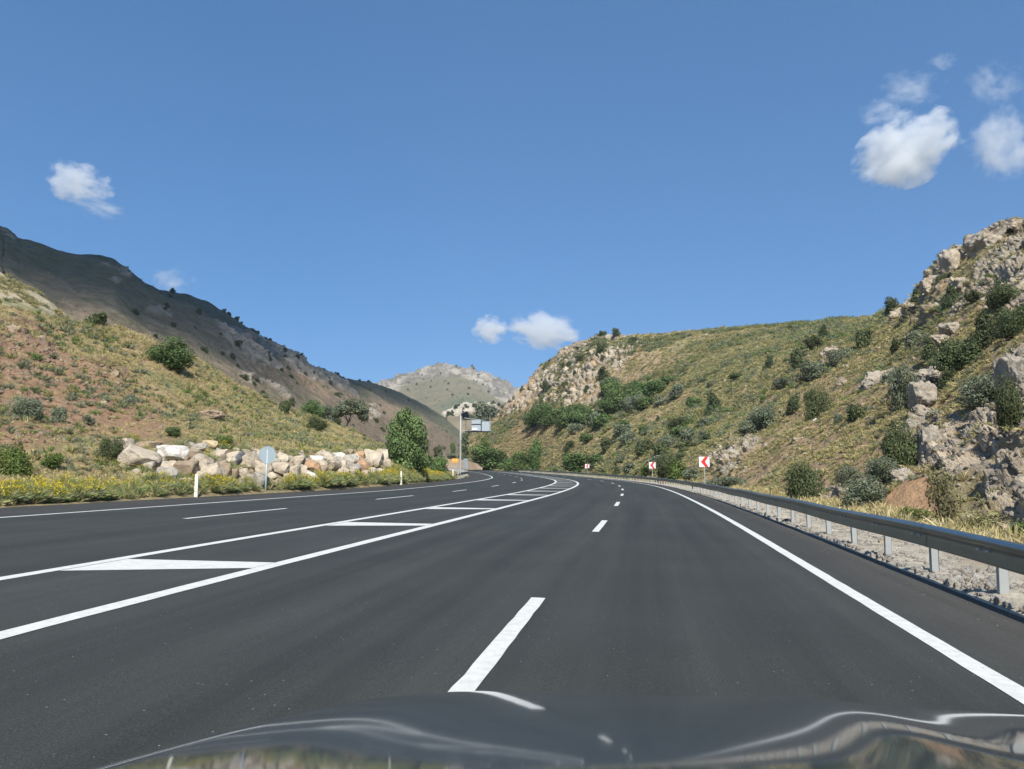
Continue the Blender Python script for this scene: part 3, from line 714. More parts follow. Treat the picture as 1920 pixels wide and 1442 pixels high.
def tuft_mesh(seed, n, r, hgt, wd, cols, flower=None, nf=0):
    g = np.random.default_rng(seed); V = []; Fc = []; C = []
    def tri(a, b, c, col):
        k = len(V); V.extend([a, b, c]); Fc.append((k, k + 1, k + 2)); C.extend([col] * 3)
    for _ in range(n):
        a = g.random() * 6.283; q = math.sqrt(g.random()); base = np.array([math.cos(a), math.sin(a), 0]) * r * .55 * q
        lean = np.array([math.cos(a + g.normal(0, .5)), math.sin(a + g.normal(0, .5)), 0]) * r * (.25 + .75 * q)
        tip = base + lean * .8 + np.array([0, 0, hgt * (1.1 - .55 * q * q) * g.uniform(.7, 1.15)])
        t_ = g.random() * 6.283; sd = np.array([math.cos(t_), math.sin(t_), 0]) * wd * g.uniform(.6, 1.4)
        c0 = cols[g.integers(len(cols))] * g.uniform(.75, 1.25)
        tri(base - sd, base + sd, tip, c0)
        if g.random() < .5:
            mid = base * .4 + tip * .6; tri(mid - sd * .7, mid + sd * .7 + np.array([0, 0, .05]), tip + lean * .3 - np.array([0, 0, .08 * hgt]), c0 * 1.1)
    for _ in range(nf):
        a = g.random() * 6.283; q = math.sqrt(g.random()) * r
        p = np.array([math.cos(a) * q, math.sin(a) * q, hgt * (1.1 - .45 * (q / r) ** 2) * g.uniform(.8, 1.1)])
        for _k in range(3):
            d1 = g.normal(0, 1, 3); d1 /= np.linalg.norm(d1); d2 = np.cross(d1, g.normal(0, 1, 3)); d2 /= np.linalg.norm(d2)
            z = wd * 1.6 * g.uniform(.7, 1.4); q0 = p + g.normal(0, .03, 3)
            tri(q0 - d1 * z, q0 + d1 * z, q0 + d2 * z * 1.5, flower * g.uniform(.8, 1.2))
    me = mesh_np('tuft', np.array(V), np.array(Fc), False); vcol(me, np.clip(np.array(C), .01, .9)); me.materials.append(M_grass)
    return me
c_dry = [np.array(c) for c in ((.52, .43, .22), (.46, .39, .18), (.38, .345, .15), (.58, .49, .30))]
c_oliv = [np.array(c) for c in ((.33, .305, .13), (.27, .27, .105), (.39, .35, .17))]
c_sage = [np.array(c) for c in ((.22, .25, .15), (.18, .21, .12), (.27, .28, .18))]
c_green = [np.array(c) for c in ((.15, .23, .06), (.19, .27, .075), (.13, .19, .06))]
T_dry = proto_col([tuft_mesh(10 + i, 34, .5, .55, .045, c_dry) for i in range(4)])
T_mix = proto_col([tuft_mesh(20 + i, 40, .5, .42, .05, [c_dry, c_oliv, c_oliv, c_sage, c_dry, c_oliv][i]) for i in range(6)])
T_sage = proto_col([tuft_mesh(30 + i, 60, .5, .5, .045, [c_sage, c_oliv, c_sage, c_green, c_oliv, c_sage][i]) for i in range(6)])
T_weed = proto_col([tuft_mesh(40 + i, 110, .5, .75, .022, c_green + c_oliv + c_sage, np.array([.58, .45, .03]), (30, 14, 4, 0, 10, 0)[i]) for i in range(6)])

# right hillside
dd = lambda P: np.hypot(P[..., 0], P[..., 1])
rockm = HR.rock[:HR.nf - 1, :-1]
def w_right(px, py, P):
    bare = np.clip(inpoly(px, py, [(1640, 950), (1690, 915), (1735, 893), (1762, 905), (1758, 960), (1760, 990), (1690, 968)], 4) + .75 * inpoly(px, py, [(930, 790), (955, 745), (985, 716), (1005, 700), (1000, 720), (975, 755), (945, 785)], 5), 0, 1)
    pat = .35 + sstep(-.25, .3, fbm(P, 9, 3))
    return (1 - .93 * rockm) * (1 - bare) * pat * np.clip(150 / dd(P), .55, 2.2)
P_ = sample(HR, 38000, w_right); D_ = dd(P_)
scatter('grass_tufts_right', P_, rng.uniform(.45, 1.05, len(P_)) * np.clip(D_ / 130, .62, 1.35), T_mix, 6, 'dry yellow green tufts all over the right hillside', 'grass')
P_ = sample(HR, 5200, lambda px, py, P: (1 - .8 * rockm) * sstep(.0, .4, fbm(P + 40, 18, 3)) * (dd(P) > 24)); D_ = dd(P_)
scatter('low_shrubs_right', P_, rng.uniform(.8, 1.9, len(P_)) * np.clip(D_ / 150, .55, 1.3), T_sage, 6, 'low grey green cushion plants among the tufts on the right hillside', 'undergrowth')
P_ = sample(HR, 2600, lambda px, py, P: 1.0 + 0 * px, 1200, 2000, 3, 16)
scatter('verge_weeds_right', P_, rng.uniform(.45, .95, len(P_)), T_dry, 4, 'dry weeds growing in the ditch behind the guardrail', 'weeds')
# left hillside
wall_ = lambda px, py: inpoly(px, py, [(205, 828), (300, 832), (400, 828), (480, 842), (600, 846), (730, 845), (735, 898), (600, 906), (480, 920), (300, 908), (225, 885)], 3)
red_ = lambda px, py: inpoly(px, py, [(-60, 640), (40, 600), (130, 640), (230, 700), (300, 760), (340, 800), (300, 830), (120, 830), (-60, 860)], 40)
P_ = sample(HL, 9500, lambda px, py, P: (1 - .95 * red_(px, py) * sstep(-.45, -.05, fbm(P, 5, 3) + .1)) * (.3 + sstep(-.2, .3, fbm(P + 8, 6, 3))) * np.clip(60 / dd(P), .6, 2) * (1 - wall_(px, py)) * ((px < 815) | (P[..., 1] < 90)), r0=34); D_ = dd(P_)
scatter('grass_left', P_, rng.uniform(.3, .62, len(P_)) * np.clip(D_ / 80, .7, 1.2), T_dry, 4, 'dry yellow grass covering the left hillside', 'grass')
P_ = sample(HL, 1600, lambda px, py, P: (.25 + sstep(-.1, .4, fbm(P + 18, 8, 3))) * np.clip(60 / dd(P), .6, 2) * (1 - wall_(px, py)) * ((px < 815) | (P[..., 1] < 90)), r0=34); D_ = dd(P_)
scatter('low_plants_left', P_, rng.uniform(.4, 1.0, len(P_)) * np.clip(D_ / 80, .7, 1.2), T_sage, 6, 'grey green low plants dotted over the left hillside', 'undergrowth')
P_ = sample(HL, 4000, lambda px, py, P: (.10 + sstep(-.2, .25, fbm(P, 2.2, 3))) * (1 - wall_(px, py)) * (P[..., 1] < 92), r0=4, r1=20, x0=-300, x1=870); D_ = dd(P_)
scatter('roadside_weeds', P_, rng.uniform(.35, .9, len(P_)) * np.clip(D_ / 48, .8, 1.1), T_weed, 6, 'yellow flowering weeds along the left edge of the road', 'weeds', tilt=.15)
P_ = sample(HL, 2600, lambda px, py, P: (1.0 - wall_(px, py)) * (P[..., 1] < 92), r0=4, r1=34, x0=-300); D_ = dd(P_)
scatter('verge_grass_left', P_, rng.uniform(.25, .5, len(P_)), T_dry, 4, 'short dry grass between the weeds on the left verge', 'grass')
P_ = sample(HK, 5000, lambda px, py, P: sstep(-.2, .3, fbm(P, 6, 3)), x1=340)
scatter('knoll_tufts', P_, rng.uniform(.5, 1.4, len(P_)), T_mix, 6, 'dark tufts spotting the pale knoll', 'grass')

P_ = sample(HM, 2600, lambda px, py, P: (.3 + sstep(-.1, .4, fbm(P, 40, 3))) / np.clip(dd(P) / 300, .6, 4), x0=-20, x1=900)
scatter('mountain_scrub', P_, rng.uniform(.5, 1.1, len(P_)) * np.clip(dd(P_) / 380, .7, 1.6), T_sage, 6, 'sparse low scrub over the big brown mountain', 'undergrowth')
P_ = sample(HF, 700, lambda px, py, P: .2 + sstep(-.1, .4, fbm(P, 90, 3)), x0=700, x1=1000)
scatter('far_scrub', P_, rng.uniform(2.0, 4.5, len(P_)), T_sage, 6, 'sparse scrub over the distant mountain', 'undergrowth')
# ------------------------------------------------------------------ rocks
def ico(sub):
    bm = bmesh.new(); bmesh.ops.create_icosphere(bm, subdivisions=sub, radius=1)
    V = np.array([v.co[:] for v in bm.verts]); Fc = np.array([[v.index for v in f.verts] for f in bm.faces]); bm.free(); return V, Fc
ICO = {k: ico(k) for k in (2, 3, 4, 5)}
def rock_mesh(name, seed, sub, dims, col, rough=.05, cuts=13, side_shade=None):
    g = np.random.default_rng(seed); V, Fc = ICO[sub]; V = V.copy()
    for k in range(cuts):
        n = g.normal(0, 1, 3)
        if k % 2: n = np.eye(3)[k // 2 % 3] * (1 if k % 4 < 2 else -1) + n * .22
        n /= np.linalg.norm(n); d = g.uniform(.5, .8)
        V -= np.maximum(0, V @ n - d)[:, None] * n
    V /= np.abs(V).max(0)
    sh = g.random(3) * 90
    nn = V / (np.linalg.norm(V, axis=1, keepdims=True) + 1e-9)
    wa, wb, wc = worley(V + sh, .55)
    V += nn * (rough * 1.6 * fbm(V + sh, .8, 4) + rough * (ridged(V + sh, .35, 3) - .4) + rough * .9 * ((wc - .5) * sstep(0, .2, wb - wa) - .3 * sstep(.12, 0, wb - wa)))[:, None]
    c = np.array(col) * (1 + .22 * fbm(V + sh, .6, 4)[:, None])
    stain = sstep(.1, .4, fbm(V + sh + 7, .7, 3)); c = mix(c, np.array([.30, .21, .13]), stain * .35)
    lich = sstep(.18, .4, fbm(V + sh + 17, .4, 3)); c = mix(c, np.array([.20, .195, .18]), lich * .5)
    if side_shade is not None: c = mix(c, side_shade, sstep(-.05, .15, V[:, 0] - .1 + .4 * fbm(V + sh, .5, 3)))
    me = mesh_np(name, V * np.array(dims) / 2, Fc); vcol(me, np.clip(c, .02, .85)); me.materials.append(M_rock)
    return me
TANR = (.57, .485, .365); WHT = (.76, .72, .64); GRY = (.45, .41, .34); BRN = (.38, .29, .20); ORG = (.52, .33, .19); YEL = (.60, .48, .29)
BW = [(232, 843.5, 50, 33, TANR), (258, 862, 64, 40, TANR), (270, 840, 50, 19, BRN), (290, 849, 20, 16, BRN), (322, 851.5, 50, 27, WHT), (300, 865, 28, 17, TANR), (363, 854, 40, 22, BRN), (373, 839, 27, 14, GRY), (395, 834, 27, 13, YEL), (327, 874, 34, 23, TANR), (353, 881, 40, 30, BRN), (384, 871, 46, 28, TANR), (410, 858, 40, 21, TANR), (312, 892, 36, 30, GRY), (397, 886, 45, 28, TANR), (424, 884, 18, 23, BRN), (445, 862, 31, 29, TANR), (468, 867, 29, 31, TANR), (439, 889, 18, 19, BRN), (457, 889, 20, 17, TANR), (445, 845, 13, 10, TANR), (462, 849, 16, 9, TANR), (233, 876, 24, 15, YEL), (345, 903, 31, 11, TANR), (430, 899, 12, 13, TANR), (472, 897, 19, 13, GRY),
      (486, 858, 23, 20, TANR), (499, 880, 30, 28, TANR), (487, 903, 28, 28, GRY), (527, 862, 30, 21, TANR), (544, 864, 16, 15, TANR), (559, 865, 21, 18, TANR), (570, 867, 15, 14, GRY), (527, 881, 29, 23, TANR), (549, 883, 23, 22, TANR), (569, 881, 12, 15, TANR), (585, 877, 27, 22, ORG), (584, 894, 22, 17, WHT), (567, 896, 16, 12, TANR), (594, 861, 34, 15, WHT), (610, 854, 35, 16, TANR), (622, 871, 34, 23, TANR), (635, 857, 25, 13, WHT), (654, 864, 24, 27, GRY), (677, 854, 20, 13, ORG), (668, 862, 21, 17, TANR), (680, 873, 22, 22, ORG), (702, 862, 37, 31, TANR), (719, 858, 23, 28, TANR), (664, 880, 21, 21, GRY), (638, 886, 14, 11, TANR), (648, 887, 17, 17, TANR), (658, 889, 18, 15, GRY), (681, 889, 19, 12, TANR), (696, 887, 17, 16, TANR), (711, 887, 18, 15, TANR), (625, 896, 19, 12, TANR), (610, 892, 24, 16, GRY), (652, 847, 20, 9, BRN),
      (340, 862, 20, 14, BRN), (415, 872, 22, 16, BRN), (480, 875, 20, 18, TANR), (513, 868, 20, 16, GRY), (540, 875, 18, 14, BRN), (600, 872, 22, 18, TANR), (640, 872, 22, 18, TANR), (690, 868, 18, 16, TANR), (280, 876, 22, 16, GRY), (605, 881, 18, 14, BRN), (510, 893, 18, 13, TANR), (540, 895, 18, 12, TANR), (728, 872, 18, 16, TANR), (376, 892, 20, 14, TANR)]
wall = empty('boulder_wall', tuple(surf(HL, 470, 905)[0]))
tag(wall, 'long low wall of heaped pale limestone boulders beside the road', 'wall')
wl = np.array(wall.location)
for i, (x, y, wd, ht, c) in enumerate(BW):
    p, _ = surf(HL, x, min(y + ht * .35, 915)); D = p[1]
    k = D / F; dep = (wd + ht) / 2 * k * 1.15
    q = at(x, y, D - dep * .12)
    side_shade = np.array([.13, .13, .135]) if i == 16 else None  # shade on this boulder's right face, painted into its colour
    o = link('boulder', rock_mesh('boulder', 500 + i, 4 if wd > 24 else 3, (wd * k * 1.24, dep * 1.1, ht * k * 1.34), c, .05, 16, side_shade=side_shade), wall)
    o.location = q - wl; o.rotation_euler = (rng.normal(0, .08), rng.normal(0, .10), 0)
P_ = sample(HL, 420, lambda px, py, P: wall_(px, py), x0=200, x1=740)
scatter('wall_rubble', P_, rng.uniform(.12, .5, len(P_)), proto_col([rock_mesh('chip', 980 + i, 2, (1, 1, .8), c, .08, 9) for i, c in enumerate((TANR, BRN, GRY, TANR))]), 4, 'small broken stones filling the gaps of the boulder wall', 'rubble', tilt=.8)
P_ = sample(HL, 160, lambda px, py, P: wall_(px, py), x0=200, x1=740)
scatter('wall_weeds', P_, rng.uniform(.3, .8, len(P_)), T_weed, 6, 'weeds growing between the boulders of the wall', 'weeds')
# single rocks on the slopes
RKW = (.46, .39, .295); RKG = (.42, .37, .295)
SR = [(HR, 1642, 728, 62, 46, RKG, 'big weathered boulder standing alone on the grassy right slope'), (HR, 1579, 722, 20, 17, RKW, 'small pale boulder beside the big boulder on the right slope'),
      (HR, 1744, 725, 48, 42, RKG, 'grey rounded outcrop under the juniper thicket on the right slope'), (HR, 1732, 768, 44, 62, RKG, 'tall grey outcrop rising from the shrubs at the rubble edge'),
      (HR, 1555, 672, 42, 24, RKW, 'slanting pale slab above the sage bushes on the right slope'), (HR, 1786, 625, 46, 24, RKG, 'flat grey outcrop beneath the crag, above the juniper thicket'), (HR, 1770, 645, 44, 22, RKW, 'low pale outcrop just under the flat grey one'),
      (HR, 1682, 598, 42, 26, RKW, 'pale boulder at the foot of the crag beside the skyline juniper'), (HR, 1745, 550, 36, 34, RKW, 'pale rounded knob on the crag skyline'), (HR, 1782, 512, 34, 56, RKW, 'upright pale pinnacle on the crag skyline'), (HR, 1846, 472, 60, 66, RKG, 'broad grey rock tower at the top of the crag'),
      (HR, 1908, 432, 40, 22, RKW, 'pale capstone at the very top of the crag'), (HR, 1800, 560, 40, 48, RKW, 'steep pale rock face low on the crag beside the pointed juniper'), (HR, 1527, 793, 14, 9, WHT, 'small white stone below the pair of junipers on the slope'), (HR, 1497, 828, 30, 11, RKW, 'flat pale stones half way down the slope left of the rubble'),
      (HR, 1740, 850, 44, 66, RKG, 'grey cliff rib beside the tall dark juniper shrubs'), (HR, 1905, 745, 60, 90, RKG, 'dark grey crag with an ochre crack at the picture edge'), (HR, 1870, 800, 36, 40, RKW, 'pale block in the rubble below the dark grey crag'), (HR, 1690, 905, 40, 34, RKG, 'pale broken rock above the orange soil'),
      (HL, 30, 625, 26, 18, BRN, 'brown rock on the reddish crest at the picture edge'), (HL, 75, 640, 20, 14, BRN, 'brown clod on the reddish crest, second from the edge'), (HL, 215, 707, 22, 16, BRN, 'brown rock at the end of the line of clods on the reddish slope'), (HL, 395, 790, 44, 24, BRN, 'cluster like brown rock low on the grassy slope above the boulder wall'), (HL, 190, 760, 18, 10, RKW, 'flat tan stone on the bare reddish soil')]
for i, (h, x, y, wd, ht, c, lab) in enumerate(SR):
    p, n = surf(h, x, y); k = p[1] / F
    dep = (wd + ht) / 2 * k
    o = link('boulder' if wd < 50 else 'rock_outcrop', rock_mesh('rock', 700 + i, 5 if wd > 34 else 4, (wd * k, dep, ht * k * 1.25), c, .21, 9))
    o.location = tuple(at(x, y - ht * .30, p[1] + dep * .38)); o.rotation_euler = (0, rng.normal(0, .12), 0)
    tag(o, lab, 'rock')
# loose stones (uncountable)
K_st = proto_col([rock_mesh('stone', 900 + i, 2, (1, 1, .7), c, .1, 8) for i, c in enumerate(((.42, .36, .275), (.36, .33, .28), (.47, .42, .34), (.33, .27, .20), (.40, .35, .28)))])
K_gr = proto_col([rock_mesh('gravel_stone', 960 + i, 2, (1, 1, .7), c, .1, 8) for i, c in enumerate(((.58, .53, .45), (.64, .60, .53), (.48, .45, .40), (.55, .48, .38)))])
def onverge(n, s0, s1, o0, o1): 
    s = s0 + (s1 - s0) * rng.random(n) ** 1.6; o = rng.uniform(o0, o1, n)
    return np.stack([road(a, b_) for a, b_ in zip(s, o)])
P_ = onverge(11000, 6, 60, 5.28, 7.3); P_[:, 2] += .05
scatter('gravel_stones', P_, rng.uniform(.03, .085, len(P_)) * np.where(rng.random(len(P_)) < .05, 2.2, 1), K_gr, 4, 'loose pale gravel stones along the guardrail', 'gravel', tilt=1)
P_ = onverge(260, 5, 45, 4.6, 5.3); P_[:, 2] += .004
scatter('grit', P_, rng.uniform(.008, .022, len(P_)), K_st, 5, 'grit scattered on the asphalt shoulder', 'gravel', tilt=1)
P_ = sample(HR, 9000, lambda px, py, P: .02 + rockm * np.clip(90 / dd(P), .02, 4) ** 2.2); D_ = dd(P_)
scatter('scree_right', P_, rng.uniform(.15, .6, len(P_)) * np.clip(D_ / 90, .35, 1.4), K_st, 5, 'broken rock rubble among the crags of the right hillside', 'rubble', tilt=.8)
P_ = sample(HL, 1600, lambda px, py, P: .04 + red_(px, py) * sstep(-.1, .3, fbm(P, 4, 3)), r0=30)
scatter('clods_left', P_, rng.uniform(.10, .42, len(P_)), proto_col([rock_mesh('clod', 930 + i, 2, (1, 1, .7), c, .1, 8) for i, c in enumerate(((.30, .19, .12), (.34, .23, .15), BRN))]), 3, 'reddish clods and stones on the bare left slope', 'rubble', tilt=.8)
for x, y, wd, ht, c, lab in ((1475, 982, 16, 9, (.10, .095, .09), 'dark stone at the edge of the asphalt under the guardrail'), (1652, 1022, 13, 13, BRN, 'brown stone lying on the gravel between two guardrail posts'), (1240, 908, 13, 9, (.24, .12, .06), None)):
    if lab is None: continue
    s = s_at_x(x, 6.1 if y > 1000 else 5.45); p = road(s, 6.1 if y > 1000 else 5.45); k = p[1] / F
    o = link('stone', rock_mesh('stone_single', int(x), 3, (wd * k, wd * k, ht * k * 1.2), c, .06)); o.location = (p[0], p[1], p[2] + ht * k * .42); tag(o, lab, 'stone')

# ------------------------------------------------------------------ trees and shrubs
def foliage(name, seed, lobes, n, leaf, col, jit=.35, core=True):
    """leaf-sized faces spread through the lobes (cx,cy,cz,rx,ry,rz)"""
    g = np.random.default_rng(seed); lob = np.array(lobes); vol = (lob[:, 3] * lob[:, 4] * lob[:, 5]) ** (2 / 3)
    k = g.choice(len(lob), n, p=vol / vol.sum())
    d = g.normal(0, 1, (n, 3)); d /= np.linalg.norm(d, axis=1, keepdims=True)
    r = g.random(n) ** .28
    r = np.where(g.random(n) < .16, r * g.uniform(1.05, 1.42, n), r)
    P = lob[k, :3] + d * r[:, None] * lob[k, 3:]
    P[:, 2] = np.maximum(P[:, 2], .01)
    nn = d * .9 + g.normal(0, .55, (n, 3)); nn /= np.linalg.norm(nn, axis=1, keepdims=True)
    a = np.cross(nn, g.normal(0, 1, (n, 3))); a /= np.linalg.norm(a, axis=1, keepdims=True) + 1e-9; b_ = np.cross(nn, a)
    L1 = leaf * g.uniform(.7, 1.5, (n, 1)); L2 = L1 * g.uniform(.45, .8, (n, 1))
    V = np.stack([P - a * L1, P - b_ * L2 + nn * L1 * .15, P + a * L1, P + b_ * L2 + nn * L1 * .15], 1).reshape(-1, 3)
    lo, hi = np.percentile(P, .3, axis=0), np.percentile(P, 99.7, axis=0)          # fill the unit box
    V = (V - np.array([(lo[0] + hi[0]) / 2, (lo[1] + hi[1]) / 2, min(lo[2], .03)])) / np.array([hi[0] - lo[0], hi[1] - lo[1], hi[2] - min(lo[2], .03)])
    clump = RV[(k * 37 + seed) % 256] * .6 + .7
    c = np.array(col)[None] * (clump * g.uniform(1 - jit, 1 + jit, n))[:, None]
    c = mix(c, np.array(col)[None] * np.array([1.35, 1.2, .8]), (g.random(n) < .2) * .6)
    me = mesh_np(name, V, np.arange(4 * n).reshape(n, 4), False)
    vcol(me, np.clip(np.repeat(c, 4, 0), .008, .6)); me.materials.append(M_leaf)
    return me
def lobes_dome(seed, n=9, cone=False, tall=False):
    g = np.random.default_rng(seed); out = []
    for i in range(n):
        a = g.random() * 6.283
        if cone:
            z = .12 + .78 * (i / (n - 1)); q = (.30 * (1 - z) ** .65 + .03) * g.uniform(.3, 1); r = .20 * (1 - z) ** .6 + .075
            out.append((math.cos(a) * q, math.sin(a) * q, z * .93, r * g.uniform(.9, 1.25), r * g.uniform(.9, 1.25), r * g.uniform(1.0, 1.4)))
        elif tall:
            z = .14 + .76 * (i / (n - 1)); q = .26 * math.sin(min(z * 1.25 + .35, 3.0)) * g.uniform(.2, 1.1); r = .12 + .13 * math.sin(min(z * 1.5 + .5, 3.0))
            out.append((math.cos(a) * q, math.sin(a) * q, z, r * g.uniform(.8, 1.3), r * g.uniform(.8, 1.3), r * g.uniform(.8, 1.2)))
        else:
            q = .31 * math.sqrt(g.random()); z = (.16 if i % 3 == 0 else .25 + .42 * g.random() * (1 - q * 1.2)); r = g.uniform(.16, .27)
            out.append((math.cos(a) * q, math.sin(a) * q, z, r, r * g.uniform(.85, 1.15), r * g.uniform(.85, 1.15)))
    return out
KIND = {
    'J': [foliage('juniper_crown', 50 + i, lobes_dome(60 + i, 12, cone=True), 2600, .036, (.092, .118, .056)) for i in range(3)],
    'O': [foliage('bush_crown', 150 + i, lobes_dome(160 + i, 11), 2600, .038, (.105, .130, .060)) for i in range(3)],
    'G': [foliage('shrub_crown', 70 + i, lobes_dome(80 + i, 11), 2600, .038, (.112, .172, .062)) for i in range(3)],
    'B': [foliage('sage_crown', 90 + i, lobes_dome(95 + i, 10), 2300, .036, (.185, .215, .145)) for i in range(3)],
    'Y': [foliage('light_crown', 110 + i, lobes_dome(115 + i, 10), 2300, .038, (.135, .185, .050)) for i in range(2)],
    'W': [foliage('wispy_crown', 130 + i, lobes_dome(135 + i, 9, tall=True), 1100, .030, (.22, .205, .10)) for i in range(2)],
    'T': [foliage('tree_crown', 170 + i, lobes_dome(175 + i, 14, tall=True), 4600, .028, (.118, .180, .060)) for i in range(2)],
}
BIG = {k: [foliage(KIND[k][0].name, 300 + ord(k) + i, lobes_dome(310 + ord(k) + i, 16), 7500, .020, c) for i in range(2)] for k, c in (('O', (.105, .130, .060)), ('G', (.112, .172, .062)), ('B', (.185, .215, .145)), ('Y', (.135, .185, .050)))}
KN = {'J': 'juniper', 'O': 'round_juniper', 'G': 'green_shrub', 'B': 'sage_bush', 'Y': 'light_green_bush', 'W': 'wispy_shrub', 'T': 'small_tree'}
KC = {'J': 'juniper', 'O': 'bush', 'G': 'shrub', 'B': 'bush', 'Y': 'bush', 'W': 'shrub', 'T': 'tree'}
nth = [0]
def stems(name, hgt, rad, n, seed, parent):
    g = np.random.default_rng(seed); mb = MB()
    for i in range(n):
        a = g.random() * 6.283; q = .02 + .06 * g.random()
        pts = [(math.cos(a) * q * rad * 2, math.sin(a) * q * rad * 2, -.08 * hgt)]
        for t_ in (.25, .5, .75): pts.append((math.cos(a + t_) * rad * (.12 + t_ * .5 * (n > 1)), math.sin(a + t_) * rad * (.12 + t_ * .5 * (n > 1)), hgt * t_))
        r0 = .035 * hgt / (1 + .35 * n) + .02
        mb.tube(pts, [r0 * 1.3, r0, r0 * .6, r0 * .25], 6)
    return mb.build(name, M_bark, parent, True)
def plant(h, x, y, wd, ht, kind, label, group=None, parts=None):
    p, _ = surf(h, x, y) if h is not None else (np.array(x), None)
    k = p[1] / F; W_, H_ = wd * k * 1.06, ht * k * 1.02
    nth[0] += 1; meshes = BIG[kind] if wd >= 40 and kind in BIG else KIND[kind]; me = meshes[nth[0] % len(meshes)]; rz = random.uniform(0, 6.28)
    if parts is None: parts = wd >= 26 or kind in 'TW'
    if parts:
        root = empty(KN[kind], tuple(p), rz)
        cr = link('crown', me, root); cr.scale = (W_, W_, H_); cr.location = (0, 0, -.03 * H_)
        stems('trunk', H_ * .8, W_ * .5, 1 if kind == 'T' else 3, nth[0], root)
    else:
        root = link(KN[kind], me); root.location = tuple(p - np.array([0, 0, .05 * H_])); root.scale = (W_, W_, H_); root.rotation_euler = (0, 0, rz)
    return tag(root, label, KC[kind], group)
gT = 'green shrubs in the thicket below the cliff'; lT = 'green shrub in the thicket below the pale cliff nose'
gS = 'shrubs on the slope above the far guardrail'; lS = 'grey green shrub on the lower slope above the far guardrail'
